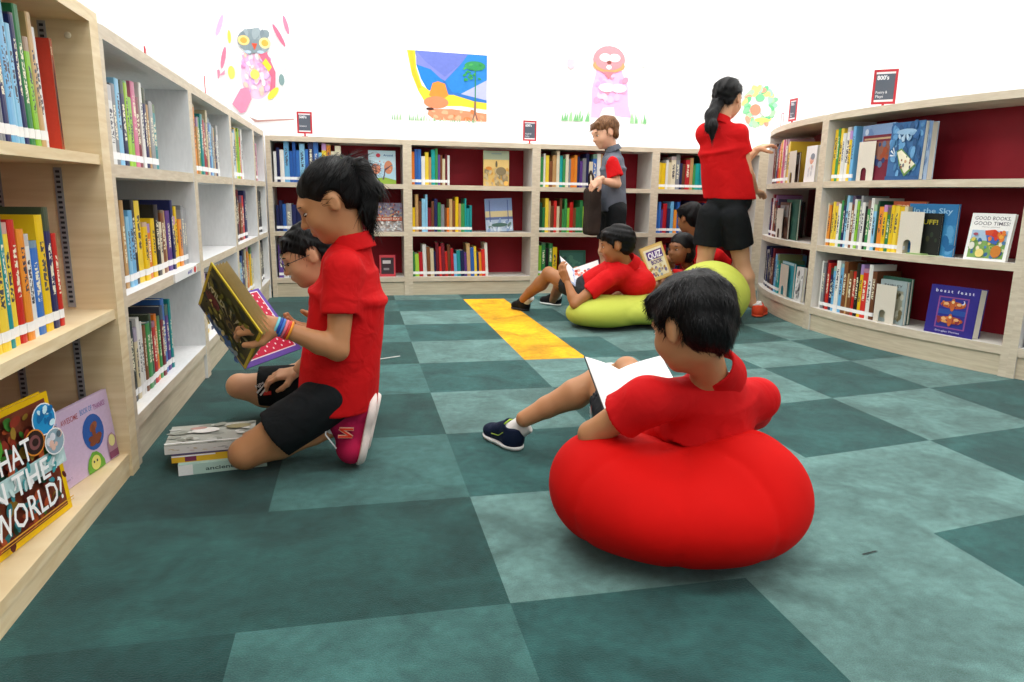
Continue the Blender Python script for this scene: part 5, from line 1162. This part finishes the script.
# ---- beanbags
def beanbag(label,name,c,rx,ry,rz,mat,rot,fn=None,sub=(),seams=8,vox=.011,zc=None,extra=()):
    r=empty(name,c,label=label,cat='beanbag'); F=Field(vox); cr=V((math.cos(rot),math.sin(rot),0)); fy=V((-math.sin(rot),math.cos(rot),0)); R=(cr,fy,V((0,0,1)))
    zc=zc or rz*.86
    F.ell((c[0],c[1],zc),(rx,ry,rz),R,.06)
    for (p,rr) in extra: F.ell(p,rr,R,.09)
    for a in sub: F.chain(a[0],a[1],.05,'s')
    F.plane((0,0,.002),(0,0,-1),.05)
    g=random.Random(3); v=[(V([g.gauss(0,1) for _ in range(3)])*14,g.uniform(0,6)) for _ in range(4)]
    def dsp(X,Y,Z):
        d=.0028*sum(np.sin(X*a[0]+Y*a[1]+Z*a[2]+p) for a,p in v)
        u=(X-c[0])*cr[0]+(Y-c[1])*cr[1]; w=(X-c[0])*fy[0]+(Y-c[1])*fy[1]; th=np.arctan2(w,u)
        s_=np.abs(np.sin((th+.35)*seams/2))*np.sqrt(u*u+w*w)/(seams/2)
        return d+.007*np.exp(-(s_/.007)**2)
    F.disp=dsp; mkmesh([F.mesh()],'bag_shell',mat,r,smooth_it=2); return r
beanbag('red round beanbag under the boy with the white-paged book','beanbag',(.438,-3.82,0),.268,.25,.125,M_bag,0.1,sub=(([V((.44,-3.45,.30)),V((.47,-3.62,.27)),V((.50,-3.74,.34)),V((.52,-3.78,.5))],[.11,.11,.11,.10]),),extra=(((.562,-3.85,.155),(.12,.13,.110)),((.27,-3.77,.140),(.115,.14,.105))),seams=7)

# ---- boy lying on the green beanbag
beanbag('lime green beanbag under the reclining boy in front of the back bookcases','beanbag',(1.56,-1.18,0),.46,.24,.10,M_green,-.08,sub=(),extra=(((1.87,-1.20,.185),(.235,.24,.20)),((1.16,-1.22,.085),(.22,.20,.10))),seams=6,zc=.09,vox=.013)
Nk=dict(pel=(1.13,-1.02,.20),neck=(1.368,-1.120,0.368),head=(1.258,-1.140,0.484),shL=(1.170,-1.235,0.291),shR=(1.446,-1.030,0.327),elL=(0.975,-1.260,0.148),wrL=(0.952,-1.160,0.272),elR=(1.259,-0.920,0.214),wrR=(1.164,-0.920,0.235),hipL=(1.12,-1.07,.18),hipR=(1.16,-.94,.18),
 knL=(0.939,-0.800,0.274),knR=(1.075,-0.660,0.237),anL=(0.817,-0.600,0.084),anR=(1.060,-0.480,0.056))
boyN,P,R,_=person('boy in red polo reclining on lime green beanbag reading a picture book',(1.13,-1.0,0),Nk,.98,SK['brown'],V((-.5,.6,.4)),V((-.90,.34,-.20)),V((-.15,.05,.97)),'messy',M_hair,.97,shirt=M_shirt,shorts=M_dkgrey,hem=V((1.13,-1.02,.20)),hemn=(-.75,.25,-.3),belly=((1.429,-1.100,0.242),(.13,.09,.10)),sleeve=.6,shortf=.58,seed=22,vox=.008,hvox=.004,hairn=900,hairL=.03,depth=.10,
 hands=((V(Nk['wrL']),V((-.35,.3,.85)),V((.8,.5,0)),1,dict(s=1.0)),(V(Nk['wrR']),V((-.3,.3,.85)),V((-.8,.5,0)),-1,dict(s=1.0))))
M_blk=cloth('black_shoe_cloth','#17181c','#101114',500,.4,.6,.1)
for hx,tx,kq in (((0.853,-0.601,0.002),(0.779,-0.463,0.002),'L'),((1.132,-0.413,0.002),(1.033,-0.259,0.002),'R')):
    o,SP,SR=shoe(boyN,'shoe',hx,tx,V((0,0,1)),1.1,M_blk,C('#2a2b2e',.5,.3) if kq=='L' else C('#e6e6e2',.5,.3),'#33343a'); sock(boyN,SP(0,.22,.05),L_(SP(0,.22,.05),V(Nk['kn'+kq]),.22),.033,.034,M_sock)
READ=V((.9,-.5,.3))
def a_pic(A): A.rect(0,0,1,1,'#f4f2f0').blobs(16,['#c0392b','#e08a7a','#6a4a40','#d8b0a0','#8a8fa5'],.15,.2,.85,.85,.08,5)
def a_pic2(A): A.rect(0,0,1,1,'#9fb5dc').rect(.1,.1,.9,.9,'#c9d6ee').blobs(8,['#6a86c0','#e9eef8'],.2,.2,.8,.8,.09,7)
tl,g_,tr,bl,gb,br=[V(v) for v in ((0.956,-0.980,0.405),(1.037,-1.000,0.327),(1.190,-1.020,0.383),(0.968,-1.040,0.282),(1.048,-1.080,0.212),(1.193,-1.100,0.263))]
openbook('open white picture book in the hands of the reclining boy','open_book',tl,g_,tr,bl,gb,br,'#2a3a6a','#f4f2f0',(g_+gb)/2,(a_pic2,a_pic),.004)

# ---- child with the quiz book behind the green beanbag
Qk=dict(pel=(2.0,-.62,.12),neck=(2.006,-0.660,0.278),head=(1.903,-0.680,0.425),shL=(1.907,-0.780,0.217),shR=(2.097,-0.560,0.224),elL=(1.714,-0.860,0.169),wrL=(1.712,-0.800,0.282),elR=(1.80,-.50,.22),wrR=(1.74,-.60,.30),hipL=(1.95,-.68,.12),hipR=(1.95,-.54,.12),
 knL=(1.68,-.66,.16),knR=(1.68,-.52,.16),anL=(1.5,-.60,.07),anR=(1.5,-.46,.07))
boyQ,P,R,_=person('child with dark bobbed hair in red polo holding up the quiz book',(1.95,-.62,0),Qk,.92,SK['dark'],V((-.9,-.1,.3)),V((-.93,-.34,-.05)),V((-.03,0,1)),'bob',M_hair,.98,shirt=M_shirt,shorts=M_black,hem=V((2.0,-.62,.12)),hemn=(-.2,0,-1),seed=31,vox=.009,hvox=.004,hairn=600,hairL=.04,
 hands=((V(Qk['wrL']),V((-.35,0,.9)),V((-.5,.8,0)),1,dict(s=.95)),(V(Qk['wrR']),V((-.5,0,.8)),V((-.5,-.8,0)),-1,dict(s=.95))))
def a_quiz(A): A.rect(0,0,1,1,'#c9a45a').rect(.04,.03,.96,.97,'#d8b878').rect(.1,.10,.9,.9,'#e6dcc0').blobs(24,['#b58a4a','#8fa0b5','#c9b48a','#7a6a90'],.12,.12,.88,.4,.06,3).rect(.18,.60,.88,.84,'#5a3a86').text('QUIZ',.53,.63,.17,'#f4f0f8',.6,.03,True).text('BOOK',.53,.46,.11,'#5a3a86',.5,.02,True)
p0,p1,p3=V((1.619,-0.860,0.216)),V((1.753,-0.840,0.259)),V((1.575,-0.820,0.423)); X_=(p1-p0).normalized(); Zz=(p3-p0); Zz=(Zz-X_*Zz.dot(X_)).normalized(); n_=X_.cross(Zz)
M=Matrix((X_,-n_,Zz)).transposed().to_4x4(); M.translation=p0
coverbook(M,.17,.235,.02,a_quiz,'tan quiz book held up by the dark-haired child behind beanbag','#c9a45a',name='quiz_book')

# ---- child sitting behind, back to the camera
Bk=dict(pel=(2.36,-.22,.12),neck=(2.250,-0.220,0.457),head=(2.184,-0.200,0.613),shL=(2.205,-0.180,0.333),shR=(2.363,-0.320,0.345),elL=(2.05,-.12,.30),wrL=(2.15,.05,.28),elR=(2.542,-0.300,0.222),wrR=(2.48,-.08,.22),hipL=(2.30,-.16,.11),hipR=(2.42,-.26,.11),
 knL=(2.16,.06,.15),knR=(2.62,-.02,.15),anL=(2.40,.10,.06),anR=(2.42,.02,.06))
person('child in red polo with short black hair sitting behind the standing girl',(2.36,-.22,0),Bk,.98,SK['brown'],V((.1,.95,0)),V((-.35,.9,-.25)),V((-.05,.2,.97)),'messy',M_hair,.97,shirt=M_shirt,shorts=M_black,hem=V((2.36,-.24,.10)),seed=41,vox=.010,hvox=.004,hairn=500,hairL=.03,
 hands=((V(Bk['wrL']),V((.4,.6,-.2)),V((0,0,-1)),-1,dict(s=1.)),(V(Bk['wrR']),V((-.4,.6,-.2)),V((0,0,-1)),1,dict(s=1.))))

# ---- standing girl
Sk=dict(pel=(2.10,-.93,.755),neck=(1.976,-0.950,1.239),head=(2.037,-0.930,1.381),shL=(1.919,-0.900,1.168),shR=(2.074,-1.020,1.164),elR=(2.156,-1.020,0.941),wrR=(2.307,-0.880,0.820),elL=(2.292,-0.700,1.006),wrL=(2.399,-0.720,1.100),hipL=(1.994,-0.900,0.656),hipR=(2.102,-1.000,0.660),
 knL=(1.995,-0.860,0.353),knR=(2.209,-0.960,0.348),anL=(2.03,-.84,.085),anR=(2.30,-.97,.085))
gS,P,R,_=person('standing girl in red polo and black shorts with low ponytail browsing curved shelf',(2.12,-.93,0),Sk,1.15,SK['light'],V((.72,.69,0)),V((.80,.55,-.22)),V((.18,.12,.97)),'pony',M_hair,1.08,shirt=M_shirt,shorts=M_black,hem=V((2.10,-.93,.765)),hemn=(0,0,-1),sleeve=.55,shortf=.62,seed=51,vox=.008,hvox=.0035,hairn=700,hairL=.05,waist=.138,depth=.098,shortr=1.08,
 hands=((V(Sk['wrL']),V((.85,.1,.35)),V((0,.2,-1)),-1,dict(s=1.1,curl=(.3,.4,.3))),(V(Sk['wrR']),V((.8,.5,-.1)),V((0,0,-1)),1,dict(s=1.1,curl=(.2,.3,.2)))))
pts=[(1.933,-0.990,1.340),(1.872,-1.040,1.262),(1.862,-1.070,1.200),(1.868,-1.080,1.135)]
ponytail(gS,pts,[.040,.034,.036,.014],M_hair,500,((1.878,-1.040,1.280),(0,0,1)),.028,6)
MB().ell((0,0,0),(.03,.03,.02),M_hair)
M_or=cloth('orange_red_shoe','#d84a2a','#c03a20',500,.4,.6,.1)
for h_,t_,q in (((2.30,-1.03,.002),(2.45,-.87,.002),'R'),((2.0,-.9,.002),(2.15,-.74,.002),'L')):
    o,SP,SR=shoe(gS,'shoe',h_,t_,V((0,0,1)),1.15,M_or,C('#e25a3a',.5,.3),'#f0d0c0'); sock(gS,SP(0,.22,.05),L_(SP(0,.22,.05),V(Sk['kn'+q]),.12),.034,.034,M_sock)

# ---- standing boy with the bag
Tk=dict(pel=(1.60,-.14,.70),neck=(1.578,-0.140,1.102),head=(1.511,-0.140,1.219),shL=(1.527,-0.270,1.003),shR=(1.626,-0.020,1.015),elL=(1.561,-0.300,0.858),wrL=(1.422,-0.330,0.882),elR=(1.633,0.000,0.862),wrR=(1.478,-0.100,0.887),hipL=(1.60,-.21,.66),hipR=(1.60,-.07,.66),
 knL=(1.58,-.21,.36),knR=(1.57,-.07,.36),anL=(1.62,-.21,.08),anR=(1.61,-.07,.08))
bT,P,R,_=person('standing boy with brown hair in grey shirt with red sleeves holding dark bag',(1.60,-.14,0),Tk,.98,SK['fair'],V((-1,0,0)),V((-.92,-.12,-.36)),V((-.36,0,.93)),'short',M_brown,1.02,shirt=M_greycloth,sleevemat=M_shirt,shorts=M_black,hem=V((1.60,-.14,.66)),sleeve=.68,sleevew=1.15,shortf=.72,seed=61,vox=.008,hvox=.0035,hairn=700,hairL=.035,depth=.095,browc='#6a4a30',
 hands=((V(Tk['wrL']),V((-.7,.1,-.5)),V((0,.6,-.6)),1,dict(s=1.,curl=(.7,.8,.5))),(V(Tk['wrR']),V((-.7,0,-.5)),V((0,-.6,-.6)),-1,dict(s=1.,curl=(.7,.8,.5)))))
for y in (-.21,-.07):
    o,SP,SR=shoe(bT,'shoe',(1.66,y,.002),(1.46,y,.002),V((0,0,1)),1.1,M_blk,C('#e6e6e2',.5,.3)); sock(bT,SP(0,.22,.05),SP(0,.2,.14),.033,.034,M_sock)
F=Field(.008); cB=V((1.402,-0.240,0.658)); F.box(cB,(.045,.09,.17),None,.03,.02); F.disp=wrinkle(.006,22,5)
r=empty('tote_bag',(cB[0],cB[1],cB[2]-.17),label='dark brown cloth bag held in front by the standing boy',cat='bag')
M_tote=cloth('dark_brown_bag_cloth','#3a2e28','#2a211d',300,.4,.8,.1); mkmesh([F.mesh()],'bag_body',M_tote,r,smooth_it=1)
MB().tube([V((-.01,-.06,.33)),V((-.02,-.05,.42)),V((-.02,.0,.455)),V((-.02,.04,.42)),V((-.01,.05,.33))],.008,M_tote).build('strap',r,True)

# ---- small printed logos on the shorts
from mathutils.bvhtree import BVHTree
def patch_on(root,partname,px,py,sc,k_=0):
    o=[c for c in root.children if c.name.split('.')[0]==partname][0]; me=o.data; Ow=V(root.location)
    bv=BVHTree.FromPolygons([v.co+Ow for v in me.vertices],[tuple(p.vertices) for p in me.polygons])
    d=fw_+r2*((px-512)/708.99)-u2*((py-341)/708.99); h=bv.ray_cast(CAMP,d.normalized())
    if h[0] is None:
        if k_<12: return patch_on(root,partname,px+2.5,py-2,sc,k_+1)
        print('NO HIT',px,py); return
    n=h[1]; n=-n if n.dot(d)>0 else n; x=(r2*.8+u2*.35); x=(x-n*x.dot(n)).normalized(); z=n.cross(x)*1
    if z.dot(u2)<0: z=-z
    lg=emblem(root,h[0]+n*.0035-x*.02*sc-z*.02*sc,x,z,'#d8dadc','printed_logo',sc); lg.parent=o
patch_on(boyF,'shorts',590,415,1.0); patch_on(boy2,'shorts',264,393,1.0)
print('NBOOKS',NB)
